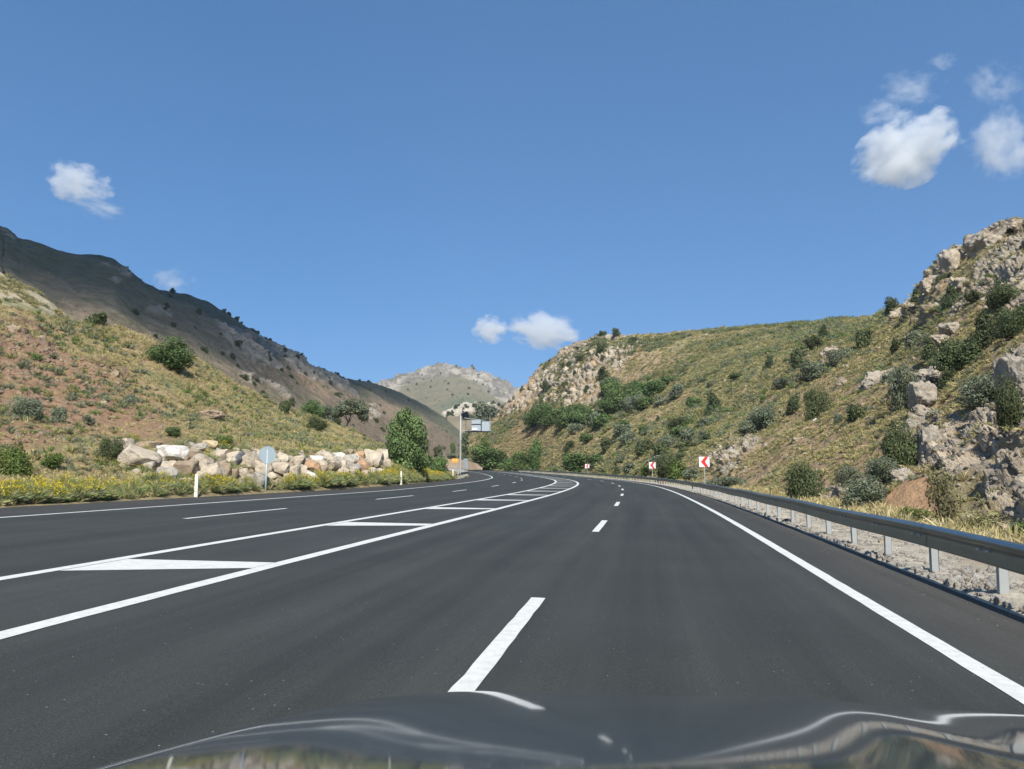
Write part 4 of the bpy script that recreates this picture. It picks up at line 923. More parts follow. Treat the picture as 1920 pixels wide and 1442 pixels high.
PL = [  # cliff nose
 (1129, 629, 14, 9, 'O', 'low bush on the cliff top, leftmost of the skyline pair'), (1155, 628, 14, 14, 'O', 'round dark juniper on the skyline above the cliff'), (1186, 647, 18, 16, 'O', 'round bush just below the cliff rim where the grass begins'),
 (1129, 660, 20, 19, 'O', 'dark round bush high on the pale cliff face, under the skyline pair'), (1090, 677, 16, 15, 'O', 'dark bush left of the centre of the cliff face'), (1129, 674, 11, 9, 'O', 'small dark bush directly below the round one on the cliff face'),
 (1066, 688, 11, 11, 'O', 'small dark bush on the upper left ledge of the cliff'), (1131, 712, 25, 25, 'J', 'largest juniper on the cliff face, on bare tan soil'), (1024, 732, 18, 20, 'J', 'dark juniper low on the left part of the cliff face'), (1061, 725, 10, 10, 'O', 'small bush in the middle of the lower cliff face'),
 (1097, 736, 12, 14, 'J', 'small pointed juniper beside the tan gully of the cliff'), (978, 733, 9, 10, 'J', 'tiny dark juniper on the left outline of the cliff'), (1077, 704, 10, 10, 'O', 'small dark bush above the middle of the cliff face'), (1087, 655, 7, 6, 'O', 'tiny bush near the upper rim of the cliff'), (1040, 696, 6, 6, 'O', 'tiny bush close to the left outline of the cliff'),
 # thicket
 (1022, 792, 62, 36, 'G', lT, gT), (1000, 800, 34, 26, 'G', lT, gT), (1085, 786, 42, 30, 'G', lT, gT), (1160, 772, 56, 42, 'G', lT, gT), (1182, 752, 46, 32, 'G', lT, gT), (1152, 738, 32, 22, 'G', lT, gT), (1225, 742, 38, 28, 'G', lT, gT), (1115, 792, 30, 22, 'G', lT, gT), (1132, 800, 36, 24, 'G', lT, gT), (1210, 765, 30, 22, 'G', lT, gT), (1060, 800, 28, 22, 'G', lT, gT), (1250, 722, 30, 18, 'G', lT, gT),
 (1192, 770, 44, 30, 'B', 'silvery bush in front of the thicket below the cliff'), (1268, 744, 30, 24, 'B', 'silvery bush at the upper end of the tan gully'), (1170, 815, 34, 20, 'B', lS, gS), (1175, 834, 30, 32, 'B', 'pale rounded sage bush in the middle of the lower slope'), (1140, 846, 34, 26, 'O', lS, gS), (1120, 872, 34, 20, 'G', lS, gS), (1210, 852, 36, 28, 'O', lS, gS), (1252, 842, 40, 26, 'B', lS, gS), (1232, 880, 36, 26, 'B', lS, gS), (1182, 886, 36, 18, 'B', lS, gS), (1100, 830, 26, 18, 'G', lS, gS), (1080, 812, 28, 18, 'B', lS, gS), (1215, 815, 26, 16, 'B', lS, gS), (1288, 850, 30, 24, 'O', lS, gS), (1320, 800, 30, 16, 'B', lS, gS),
 (1335, 777, 34, 40, 'J', 'pointed juniper on the green slope right of the tan gully'), (1302, 764, 28, 20, 'G', 'bright green shrub on the slope left of the pointed juniper'), (1276, 803, 42, 22, 'O', 'flat dark bush below the tan gully'), (1232, 792, 10, 14, 'J', 'tiny juniper beside the tan gully'),
 # upper slopes
 (1443, 694, 20, 28, 'J', 'narrow dark juniper on the green slope above the sage bushes'), (1497, 696, 36, 44, 'J', 'broad juniper with drooping sides on the green slope'), (1545, 640, 26, 32, 'J', 'pointed juniper high on the slope, behind a round bush'), (1527, 656, 32, 26, 'O', 'round bush in front of the pointed juniper high on the slope'), (1620, 652, 32, 36, 'O', 'tall round bush under the crag at the plateau edge'),
 (1575, 684, 46, 32, 'B', 'sage bush beside the slanting pale slab'), (1480, 618, 9, 9, 'O', 'tiny bush alone on the plateau skyline'), (1380, 712, 30, 12, 'G', 'flat green shrub on the bright green slope'), (1672, 586, 29, 29, 'O', 'dark round juniper standing on the skyline at the foot of the crag'), (1723, 568, 18, 28, 'J', 'narrow juniper on the skyline against the pale knob'), (1780, 580, 30, 48, 'J', 'pointed juniper against the pale face low on the crag'),
 (1765, 529, 22, 16, 'O', 'dark bush tucked under the crag pinnacle'), (1828, 568, 30, 22, 'O', 'dark bush at the base of the crag right of the pointed juniper'), (1710, 650, 36, 30, 'B', 'grey leafless looking bush on tan soil below the crag'), (1846, 650, 44, 68, 'J', 'tall dark juniper with layered branches below the crag'), (1893, 574, 52, 50, 'O', 'olive bush below the crag near the picture edge'), (1902, 628, 66, 56, 'O', 'big olive bush under the olive bush at the picture edge'), (1770, 464, 12, 10, 'O', 'tiny bush on the crag skyline'), (1900, 436, 26, 10, 'O', 'dark low bush at the top of the crag'), (1735, 622, 16, 14, 'O', 'small dark bush on tan soil below the skyline knob'),
 (1800, 690, 86, 58, 'O', 'largest olive thicket bush in the middle of the right slope'), (1745, 674, 24, 42, 'J', 'dark upright juniper at the left end of the olive thicket'), (1775, 728, 28, 36, 'O', 'olive bush just below the olive thicket beside grey rock'), (1612, 742, 12, 12, 'O', 'small bush under the big weathered boulder'),
 (1520, 714, 62, 36, 'B', 'wide sage bush in the middle of the right slope'), (1468, 728, 40, 22, 'B', 'low sage bush left of the wide sage bush'), (1538, 783, 46, 56, 'O', 'tall oval bush in the middle of the right slope'), (1493, 772, 26, 30, 'J', 'small pointed juniper left of the tall oval bush'), (1436, 802, 64, 42, 'B', 'spreading grey green bush on the lower slope left of the small juniper'), (1403, 812, 36, 22, 'B', 'low grey bush at the left end of the spreading bush'), (1325, 832, 20, 20, 'O', 'dark bush above the pinkish rocks'),
 (1697, 765, 54, 84, 'B', 'tall grey green shrub against the grey outcrops'), (1850, 760, 84, 60, 'B', 'large sage bush between the crag and the rubble'), (1912, 800, 44, 96, 'O', 'dark tall bush in the cleft of the grey crag at the picture edge'), (1572, 795, 18, 20, 'B', 'small bare grey bush right of the tall oval bush'), (1690, 872, 60, 82, 'O', 'dark shrubby juniper left of the grey cliff rib'), (1505, 940, 62, 72, 'O', 'large dark bush just behind the guardrail'), (1580, 908, 40, 34, 'B', 'grey rounded bush above the large dark bush by the guardrail'), (1625, 950, 76, 56, 'B', 'spreading grey bush behind the guardrail left of the orange soil'), (1660, 905, 60, 48, 'B', 'grey shrub under the dark juniper above the orange soil'),
 (1362, 924, 84, 30, 'B', 'pale silvery shrub behind the guardrail beside the nearest chevron sign'), (1772, 992, 56, 112, 'W', 'tall wispy yellowish shrub against the rubble behind the guardrail'), (1712, 985, 66, 32, 'Y', 'low yellow green bush in front of the orange soil'), (1840, 1004, 90, 46, 'W', 'straggly yellowish shrub at the foot of the rubble'), (1912, 1018, 30, 40, 'G', 'green shrub behind the guardrail at the picture edge'), (1565, 958, 20, 16, 'Y', 'small yellow flowering bush behind the guardrail'),
 (1270, 900, 36, 38, 'Y', 'bright light green bush behind the guardrail between two chevron signs'), (1252, 898, 40, 56, 'O', 'dark bush behind the light green one by the guardrail'), (1208, 896, 16, 28, 'Y', 'spindly pale bush behind the guardrail left of the middle chevron sign'), (1153, 893, 20, 18, 'J', 'small pointed juniper behind the guardrail between the far chevron signs'), (1300, 898, 34, 22, 'B', 'grey bush behind the guardrail left of the nearest chevron sign'),
]
for e in PL: plant(HR, *e)
for cx_, cy_, rx, ry, n, kd in ((1190, 748, 55, 22, 9, 'GGB'), (1030, 790, 38, 12, 5, 'G'), (1130, 790, 50, 16, 7, 'GGB')):
    for i in range(n):
        plant(HR, cx_ + random.uniform(-rx, rx), cy_ + random.uniform(-ry, ry), random.uniform(26, 44), random.uniform(18, 30), random.choice(kd), lT, gT)
for i in range(9):
    plant(HR, random.uniform(1090, 1330), random.uniform(800, 885), random.uniform(20, 38), random.uniform(14, 26), random.choice('GOBB'), lS, gS)
TR = [(915, 886, 66, 46, 'T', 'bushy green tree by the far bend right of the sign gantry'), (910, 880, 26, 58, 'T', 'pointed green tree rising from the bushes at the far bend'), (950, 884, 40, 24, 'G', 'low green bush right of the bushy tree at the far bend'), (980, 888, 38, 40, 'T', 'dense green tree at the left end of the guardrail'), (1003, 888, 24, 62, 'T', 'slender pale tree behind the left end of the guardrail'), (1040, 888, 26, 14, 'G', 'low green bush along the far guardrail'), (1082, 890, 50, 42, 'T', 'bright green roadside tree left of the farthest chevron sign'), (1066, 846, 22, 20, 'O', 'dark bush above the bright green roadside tree'), (955, 870, 16, 12, 'O', 'small dark bush on the brown slope above the far bend')]
for e in TR: plant(HR, *e)
LL = [(HL, 314, 688, 80, 56, 'G', 'big round green bush standing on the left hillside'), (HL, 180, 610, 38, 24, 'O', 'dark bush on the skyline of the left hillside'), (HL, 532, 776, 24, 26, 'O', 'small dark bush on the grassy crest left of the willow'), (HL, 630, 790, 18, 17, 'O', 'small round bush under the willow'), (HL, 583, 772, 44, 34, 'G', 'dark green bush on the crest beside the willow'), (HL, 592, 812, 40, 34, 'O', 'straggly bush on the slope below the willow'), (HL, 612, 776, 40, 32, 'B', 'grey green bush leaning against the willow'),
      (HL, 112, 792, 24, 30, 'B', 'upright grey green plant on the bare reddish slope'), (HL, 242, 762, 20, 22, 'B', 'pale green plant in the middle of the reddish slope'), (HL, 322, 818, 26, 18, 'G', 'small green plant above the boulder wall'), (HL, 20, 898, 64, 62, 'Y', 'bright green bush by the road at the picture edge'), (HL, 48, 785, 56, 40, 'B', 'spreading grey green bush on the reddish slope near the picture edge'), (HL, 165, 795, 22, 18, 'B', 'tiny grey plant right of the upright plant on the reddish slope'), (HL, 95, 880, 34, 30, 'Y', 'yellowish bush at the foot of the reddish slope'), (HL, 205, 860, 44, 40, 'O', 'olive bush at the left end of the boulder wall'), (HL, 815, 890, 46, 34, 'G', 'dark green bush between the poplar and the sign gantry'), (HL, 798, 884, 24, 30, 'G', 'green bush at the foot of the poplar'), (HL, 420, 838, 26, 22, 'Y', 'yellow green plant on top of the boulder wall')]
for h, *e in LL: plant(h, *e)
# poplar and willow, with real limbs
def limb_tree(name, h, x, y, wd, ht, label, crown, limbs, lean=0.0):
    p, _ = surf(h, x, y); k = p[1] / F; W_, H_ = wd * k, ht * k
    root = empty(name, tuple(p)); mb = MB(); g = np.random.default_rng(int(x))
    mb.tube([(0, 0, -.2), (lean * W_ * .2, 0, H_ * .2), (lean * W_ * .5, 0, H_ * .45), (lean * W_ * .6, 0, H_ * .8)], [.05 * H_ * .7, .035 * H_ * .7, .024 * H_ * .7, .006 * H_], 8)
    for i in range(limbs):
        a = g.random() * 6.283; z0 = H_ * g.uniform(.15, .5); q = W_ * g.uniform(.2, .42); zz = z0 + H_ * g.uniform(.2, .4)
        mb.tube([(lean * W_ * z0 / H_, 0, z0), (math.cos(a) * q * .5 + lean * W_ * .3, math.sin(a) * q * .5, (z0 + zz) / 2), (math.cos(a) * q + lean * W_ * .3, math.sin(a) * q, zz)], [.016 * H_, .011 * H_, .004 * H_], 6)
    mb.build('trunk', M_bark, root, True)
    c = link('crown', crown, root); c.scale = (W_, W_, H_); c.location = (lean * W_ * .35, 0, 0)
    return tag(root, label, 'tree')
lp = [(0, 0, .92, .09, .09, .10), (-.07, .02, .84, .19, .18, .13), (.12, 0, .77, .21, .20, .14), (-.2, .05, .68, .22, .22, .16), (.22, -.04, .62, .22, .22, .16), (0, .1, .55, .26, .24, .16), (-.24, 0, .48, .2, .2, .17), (.24, .05, .42, .22, .22, .17), (-.1, -.15, .4, .25, .25, .17), (.12, -.12, .3, .26, .25, .17), (-.28, .05, .28, .2, .22, .16), (.3, 0, .2, .2, .2, .14), (-.1, .1, .16, .25, .25, .13), (.1, .14, .14, .25, .25, .12), (-.3, -.08, .14, .18, .18, .11), (0, -.2, .13, .24, .2, .12)]
limb_tree('poplar_tree', HL, 760, 884, 82, 116, 'full green poplar between the boulder wall and the sign gantry', foliage('poplar_crown', 201, lp, 11000, .020, (.138, .205, .078)), 7)
lw = [(.1, 0, .78, .26, .25, .17), (-.12, .06, .70, .24, .24, .17), (.3, -.03, .62, .2, .2, .2), (-.3, 0, .55, .2, .2, .15), (0, -.1, .6, .25, .22, .16), (.36, 0, .42, .14, .14, .16), (-.4, .02, .40, .13, .13, .12)]
limb_tree('willow_tree', HL, 648, 787, 74, 58, 'silvery willow on the crest with a leaning dark trunk', foliage('willow_crown', 202, lw, 5200, .022, (.19, .215, .14)), 5, .25)
mb = MB(); mb.tube([tuple(surf(HL, x, y)[0] + np.array([0, 0, .12])) for x, y in ((650, 790), (662, 800), (676, 812), (690, 822), (702, 832))], [.2, .16, .15, .13, .1], 6)
tag(mb.build('fallen_trunk', M_pipe, None, True), 'dark fallen trunk running down the slope from the willow', 'trunk')

# tiny shrubs on the far slopes
def dots(h, n, wf, label, group, sz, x0, x1, kinds='OJ', cat='shrub'):
    for p in sample(h, n, wf, x0, x1):
        s = random.uniform(*sz); k = random.choice(kinds)
        o = link('far_shrub', random.choice(KIND[k])); o.location = tuple(p - np.array([0, 0, .1 * s])); o.scale = (s, s, s * random.uniform(.6, .95)); o.rotation_euler = (0, 0, random.uniform(0, 6))
        tag(o, label, cat, group)
dots(HM, 95, lambda px, py, P: np.clip(1.2 - np.abs(px - 640) / 420, .12, 1) * sstep(160, 320, dd(P)) / np.clip(dd(P) / 400, .3, 3) ** 2, 'tiny dark shrub dotting the big brown mountain', 'shrubs on the brown mountain', (1.3, 3.6), 150, 870)
ncol_m = HM.P.shape[1]
for j in rng.choice(np.where((HM.xs > 420) & (HM.xs < 700))[0], 24):
    p = HM.P[HM.nf - 2, j]; s = random.uniform(1.4, 3.6); o = link('ridge_shrub', random.choice(KIND['O'])); o.location = tuple(p - np.array([0, 0, .3])); o.scale = (s, s, s * .8)
    tag(o, 'dark shrub on the ridge line of the brown mountain', 'shrub', 'shrubs along the mountain ridge')
dots(HS, 46, lambda px, py, P: sstep(800, 770, py) + .15, 'tiny dark bush on the pale rocky spur below the distant mountain', 'bushes on the rocky spur', (3, 6.5), 830, 945)
dots(HF, 40, lambda px, py, P: sstep(760, 715, py), 'dark speck of a bush on the distant limestone mountain', 'bushes on the distant mountain', (4, 8), 720, 975)
dots(HR, 45, lambda px, py, P: (dd(P) > 60) * (1 - .6 * rockm) * sstep(-.1, .3, fbm(P + 60, 22, 3)) / np.clip(dd(P) / 120, .5, 3), 'small low shrub among the tufts of the right hillside', 'small low shrubs on the right hillside', (.9, 1.9), 960, 1900, 'OBBG')
plant(HB, 725, 862, 34, 22, 'G', 'green bush on the cut bank behind the poplar')
for i, (x, y, wd, ht, c) in enumerate(((845, 858, 22, 10, 'B'), (826, 857, 14, 12, 'B'), (820, 850, 16, 22, 'O'))):
    plant(HB, x, y, wd, ht, c, ('silvery bush on the cut bank above the orange sign', 'small silvery bush left of the one above the orange sign', 'olive bush at the top of the cut bank behind the silvery ones')[i])
for x, y, D, wd, ht, c, lab in ((910, 800, 520, 44, 46, 'B', 'big silvery tree mass behind the sign gantry panel'), (880, 866, 430, 40, 56, 'O', 'dark thicket in the valley behind the gantry pole'), (905, 862, 430, 34, 40, 'G', 'green thicket in the valley under the gantry panel'), (849, 857, 460, 10, 28, 'T', 'slim dark tree in the valley left of the gantry pole')):
    q = at(x, y, D); k = D / F
    root = empty(KN[c], tuple(q)); cr = link('crown', KIND[c][0], root); cr.scale = (wd * k, wd * k, ht * k); stems('trunk', ht * k * .8, wd * k * .4, 2, int(x), root)
    root.location.z = q[2]; tag(root, lab, 'tree')
# ------------------------------------------------------------------ guardrails
def wbeam_profile(sg):
    pr = [(.055, .762), (.035, .772), (-.005, .768), (-.042, .742), (-.052, .706), (-.030, .674), (.016, .650), (.026, .600), (.026, .540), (.024, .500), (.020, .465), (.022, .445), (.03, .432), (.05, .430)]
    return [(a * sg, z) for a, z in pr]
def guardrail(label, off_face, off_post, s0, s1, sp, sg, bolts_to, dz=0.0, end_flare=False):
    root = empty('guardrail', tuple(road((s0 + s1) / 2, off_post)))
    tag(root, label, 'guardrail'); rl = np.array(root.location)
    pr = wbeam_profile(sg); npf = len(pr)
    ns = int((s1 - s0) / sp)
    for i in range(0, ns, 2):
        a, b_ = s0 + i * sp - .12, min(s0 + (i + 2) * sp + .12, s1)
        s = np.linspace(a, b_, 7 if a < 60 else 4)
        lap = .004 if (i // 2) % 2 else 0.0
        V = []
        for th_ in (0, .005):
            for q in s:
                fl = max(0, (s0 + 3 - q) / 3) if end_flare else 0
                V.append(np.stack([road(q, off_face + o + (lap + th_) * sg + fl * .9 * sg, z * (1 - .55 * fl) + dz + .012 * math.sin(q * .6)) for o, z in pr]))
        n = len(s); V = np.array(V).reshape(-1, 3) - rl
        f1 = grid_faces(n, npf); f2 = f1[:, ::-1] + n * npf
        rim = []
        for r in range(n - 1):
            for c in (0, npf - 1): rim.append((r * npf + c, (r + 1) * npf + c, (r + 1) * npf + c + n * npf, r * npf + c + n * npf))
        me = mesh_np('rail_beam', V, np.concatenate([f1, f2, np.array(rim)])); me.materials.append(M_beam)
        bo = link('rail_beam', me, root)
        if a < bolts_to:
            for q in (a + .25, a + .55, a + sp + .15, a + sp + .42):
                mb = MB(); c = road(q, off_face + (.012 if sg > 0 else -.012), .60 + dz); nn = np.array([math.cos(heading(q)), -math.sin(heading(q)), 0]) * -sg
                mb.tube([c - nn * .01 - rl, c + nn * .02 - rl], .014, 8); mb.build('bolt', M_plain, bo)
    mb = MB()                                            # a channel section post
    for (x0, x1, y0, y1) in ((-.055, .055, -.004, .004), (-.055, -.047, -.004, .075), (.047, .055, -.004, .075)):
        mb.box(((x0 + x1) / 2, (y0 + y1) / 2, .20), (x1 - x0, y1 - y0, 1.0))
    mb.box((-.052 if False else 0, .078, .20), (.11, .006, 1.0)) if False else None
    first = mb.build('post', M_galv, root)
    mb = MB(); mb.box((0, 0, .6), (.10, .07, .16)); blk = mb.build('spacer', M_galv, first)
    for i in range(ns):
        q = s0 + i * sp + .1
        if i == 0: o, sb = first, blk
        else:
            o = first.copy(); COL.objects.link(o); o.parent = root
            sb = blk.copy(); COL.objects.link(sb); sb.parent = o
        o.location = road(q, off_post, dz) - rl
        o.rotation_euler = (rng.normal(0, .012), rng.normal(0, .012), -heading(q) + (0 if sg > 0 else math.pi))
        sb.location = (-.085, .03, 0)
    return root
guardrail('long galvanised guardrail along the right edge of the road', 5.33, 5.53, 3.65, 300, 2.3, 1, 36)
guardrail('short galvanised guardrail at the far bend left of the road', -18.72, -18.95, 97, 262, 2.3, -1, 0, end_flare=True)

# ------------------------------------------------------------------ signs and posts
def chevron(x, yc, wpx, label):
    s = s_at_x(x, 6.3); p = road(s, 6.3); D = p[1]; k = D / F
    z = float(at(x, yc, D)[2]); W_ = wpx * k
    root = empty('chevron_sign', (float(at(x, yc, D)[0]), D, p[2]), R(-4)); tag(root, label, 'sign', 'chevron signs along the bend')
    mb = MB(); mb.tube([(0, .03, -.4), (0, .03, z - p[2] + W_ * .35)], .042, 10); mb.build('pole', M_galv, root)
    zc = z - p[2]
    mb = MB(); mb.box((0, 0, zc), (W_, .025, W_)); pa = mb.build('panel', M_signwhite, root)
    h = W_ / 2; cw = .36 * W_
    poly = [(-.34 * W_ , 0), (.06 * W_, h * .98), (.06 * W_ + cw * .95, h * .98), (.0 * W_ + cw * .22, 0), (.06 * W_ + cw * .95, -h * .98), (.06 * W_, -h * .98)]
    mb = MB(); mb.prism([(a, b_ + zc) for a, b_ in poly], -.017, -.0135); mb.build('chevron_mark', M_signred, pa)
    mb = MB()
    for dz in (-.25, .25): mb.box((0, .03, zc + dz * W_), (.12, .05, .04))
    mb.build('bracket', M_galv, root)
chevron(1320.5, 866, 19, 'nearest and largest red and white chevron sign behind the guardrail')
chevron(1223, 872.5, 12, 'middle of the three red and white chevron signs')
chevron(1101, 874, 7.6, 'farthest and smallest red and white chevron sign')

# round sign seen from behind
s = s_at_x(501, -18.95); p = road(s, -18.95); D = p[1]; k = D / F
root = empty('round_sign', tuple(p), R(40)); tag(root, 'round traffic sign seen from its grey back in front of the boulder wall', 'sign')
zc = float(at(506, 853, D)[2]) - p[2]; rad = 16.2 * k
mb = MB(); mb.tube([(0, .035, -.5), (.02, .035, zc + rad * .6)], .055, 12); mb.build('pole', M_signback, root, True)
mb = MB(); mb.tube([(.03, 0, zc), (.03, -.012, zc)], rad, 40); mb.build('disc', M_signback, root)
mb = MB(); mb.tube([(.03 + math.cos(t_ / 40 * 6.2832) * rad, -.006, zc + math.sin(t_ / 40 * 6.2832) * rad) for t_ in range(41)], .014, 6, False); mb.build('rim', M_galv, root)
mb = MB()
for dz in (-.22, .22): mb.box((.03, .02, zc + dz), (.34, .03, .045))
mb.build('bracket', M_galv, root)

def delineator(x, yt, label):
    s = s_at_x(x, -18.66); p = road(s, -18.66); D = p[1]; h = float(at(x, yt, D)[2]) - p[2]
    root = empty('marker_post', tuple(p), R(5)); tag(root, label, 'post', 'white marker posts along the left edge')
    w0 = .075
    mb = MB(); mb.prism([(-w0, -.3), (w0, -.3), (w0 * .9, h - .10), (w0 * .1, h), (-w0 * .9, h - .03)], -.045, .045); mb.build('body', M_post, root)
    mb = MB(); mb.prism([(-w0 * .45, h - .40), (w0 * .45, h - .40), (w0 * .45, h - .22), (-w0 * .45, h - .22)], -.051, -.0455); mb.build('reflector', M_signwhite, root)
delineator(371.5, 888, 'white roadside marker post in front of the boulder wall')
delineator(752.5, 883, 'white roadside marker post in front of the poplar')
delineator(849.5, 880, 'cream roadside marker post beside the sign gantry')

# cantilever sign gantry with solar panel
D = 118.0; k = D / F; gp = at(863, 889, D); gz = gp[2]
root = empty('sign_gantry', tuple(gp)); tag(root, 'grey cantilever sign gantry with a solar panel beside the far bend', 'gantry')
zt = float(at(868, 777, D)[2]) - gz
mb = MB(); mb.tube([(0, 0, -.4), (0, 0, .25), (0, 0, zt * .5), (.0, 0, zt)], [.22, .17, .15, .13], 12); mb.build('pole', M_galv, root, True)
mb = MB(); mb.box((0, 0, .02), (.62, .62, .06)); mb.tube([(0, 0, zt * .565), (0, 0, zt * .585)], .2, 12)
for a in range(4): mb.box((math.cos(a * 1.571) * .2, math.sin(a * 1.571) * .2, .2), (.16, .03, .36), a * 1.571)
mb.build('base_flange', M_galv, root)
def gpt(x, y): q = at(x, y, D); return np.array([q[0] - gp[0], 0, q[2] - gz])
A, B, Cc, Dd = gpt(871, 784), gpt(920, 790), gpt(920, 810), gpt(871, 808)
mb = MB()
for off in (-.25, .25):
    o3 = np.array([0, off, 0])
    for a, b_ in ((A, B), (B, Cc), (Dd, Cc)): mb.tube([tuple(a + o3), tuple(b_ + o3)], .045, 6)
for t_ in (0, .5, 1):
    for a, b_ in ((A, B), (Dd, Cc)):
        q = a * (1 - t_) + b_ * t_; mb.tube([tuple(q - np.array([0, .25, 0])), tuple(q + np.array([0, .25, 0]))], .03, 6)
mb.tube([tuple(Dd + np.array([-.3, 0, 0])), tuple(Cc)], .07, 8); mb.tube([tuple(gpt(918.5, 780)), tuple(gpt(918.5, 808))], .04, 6)
mb.build('arm_frame', M_galv, root)
def gpanel(name, x0, y0, x1, y1, mat, yoff=-.3, th=.12, par=None):
    a, b_ = gpt(x0, y0), gpt(x1, y1); m_ = MB(); m_.box(tuple((a + b_) / 2 + np.array([0, yoff, 0])), (abs(b_[0] - a[0]), th, abs(b_[2] - a[2]))); return m_.build(name, mat, par or root)
p1 = gpanel('sign_panel', 884.5, 788, 901.5, 808, M_panel)
gpanel('stiffener', 884, 795, 902, 797, M_dark, -.37, .03, p1)
p2 = gpanel('sign_panel', 903.5, 790, 918, 808.5, M_panel)
gpanel('frame', 902, 789, 903.3, 809, M_dark, -.36, .06, p2)
gpanel('frame', 903, 788.6, 918.5, 790, M_dark, -.36, .06, p2)
gpanel('light_box', 886, 803, 895, 807, M_signwhite, -.42, .1)
gpanel('walkway', 872, 808, 920, 810.5, M_dark, 0, .6)
m_ = MB()
for j in range(7): q = gpt(873.5, 786 + j * 3.2); m_.box(tuple(q), (.18, .05, .09))
m_.build('fitting', M_dark, root)
q = gpt(872.5, 779); m_ = MB(); m_.box(tuple(q), (1.0, .05, 1.15), M=Matrix.Rotation(R(-24), 3, 'Y') @ Matrix.Rotation(R(35), 3, 'X')); sp_ = m_.build('solar_panel', M_solar, root)
m_ = MB(); m_.box(tuple(q + np.array([0, .05, 0])), (1.06, .04, 1.21), M=Matrix.Rotation(R(-24), 3, 'Y') @ Matrix.Rotation(R(35), 3, 'X')); m_.build('frame', M_galv, sp_)
m_ = MB(); m_.tube([tuple(gpt(868, 779)), tuple(gpt(868, 771))], [.1, .07], 8); m_.box(tuple(gpt(868.5, 772)), (.3, .3, .2)); m_.build('beacon', M_dark, root)

# orange warning sign and grey cabinet sign at the bend
D = 160.0; q = at(853, 863.5, D); k = D / F; gz = -.1
root = empty('orange_sign', (float(q[0]), D, gz)); tag(root, 'small orange warning sign with two pale lamps at the far bend', 'sign')
zc = float(q[2]) - gz
mb = MB(); mb.box((0, 0, zc), (12 * k, .05, 7.5 * k)); pa = mb.build('panel', M_orange, root)
for dx in (-2.3, 2.3):
    mb = MB(); mb.tube([(dx * k, -.03, zc + .6 * k), (dx * k, -.12, zc + .6 * k)], 1.2 * k, 12); mb.build('lamp', base_mat('lamp_glass', (.9, .78, .5), rough=.3) if dx < 0 else MATS['lamp_glass'], pa)
mb = MB()
for dx in (-4, 4): mb.tube([(dx * k, .05, -1.5), (dx * k, .05, zc + 2 * k)], .05, 8)
mb.build('pole', M_galv, root)
D = 135.0; q = at(873, 882, D); k = D / F
root = empty('roadside_cabinet', tuple(q), R(-38)); tag(root, 'tall grey sign box beside the gantry pole at the far bend', 'cabinet')
mb = MB(); mb.box((0, 0, 12 * k), (7.0 * k, 4.5 * k, 20 * k)); bo = mb.build('body', M_cabinet, root)
mb = MB(); mb.box((0, 0, 22.3 * k), (7.6 * k, 5.0 * k, .5 * k)); mb.build('lid', M_panel, bo)
mb = MB(); mb.box((0, -2.29 * k, 12 * k), (5.6 * k, .02, 17 * k)); mb.build('door', M_panel, bo)
mb = MB(); mb.tube([(-2 * k, 0, -1), (-2 * k, 0, 2.2 * k)], .06, 8); mb.tube([(2 * k, 0, -1), (2 * k, 0, 2.2 * k)], .06, 8); mb.build('leg', M_galv, root)

# rusty drum lying behind the rail
s = s_at_x(1241, 6.3); p = road(s, 6.3); k = p[1] / F
root = empty('rusty_drum', (p[0], p[1], p[2] + 4.2 * k), -heading(s)); tag(root, 'rusty brown drum lying under the guardrail between two chevron signs', 'drum')
mb = MB(); mb.tube([(-6 * k, 0, 0), (6 * k, 0, 0)], 4.2 * k, 20); mb.build('body', M_rust, root, False)
mb = MB()
for x in (-6, -2, 2, 6): mb.tube([(x * k - .02, 0, 0), (x * k + .02, 0, 0)], 4.4 * k, 20)
mb.build('hoop', M_rust, root)

# ------------------------------------------------------------------ our own car: bonnet and nose below the camera
M_car = base_mat('dark_car_paint', (.013, .021, .026), rough=.42, metal=.0, spec=.5, coat=1.0)
M_car.node_tree.nodes['Principled BSDF'].inputs['Coat IOR'].default_value = 1.5
M_car.node_tree.nodes['Principled BSDF'].inputs['Coat Roughness'].default_value = .05
HD = R(9.0); U0 = .31
root = empty('car', (0, 0, 0), -HD); tag(root, 'glossy dark bonnet of the car the picture is taken from', 'car')
def hood_z(u, v):
    q = (u - U0) / .95
    d = 2.0 - v - .06 * q ** 2; zt = .940
    z = np.where(d > 0, zt + .289 * d - .040 * d * d, zt + .289 * d - .60 * d * d)
    z = z - .018 * q ** 2 - 3.0 * np.maximum(0, np.abs(q) - .79) ** 2
    for uc, hgt, wd in ((-.36, .006, .12), (.33, .009, .075)):
        e = (u - uc - .04 * (v - 1.5)) / wd; z = z + hgt * np.exp(-e * e) * sstep(.4, 1.2, v)
    return z
us = np.linspace(U0 - .97, U0 + .97, 190); vs_ = np.linspace(.42, 2.42, 110)
Ug, Vg = np.meshgrid(us, vs_); Vg2 = Vg - .30 * np.abs((Ug - U0) / .97) ** 3 * (Vg - .42) / 2.0
Zg = hood_z(Ug, Vg2)
me = mesh_np('bonnet', np.stack([Ug, Vg2, Zg], -1).reshape(-1, 3), grid_faces(110, 190)); me.materials.append(M_car); link('bonnet', me, root)
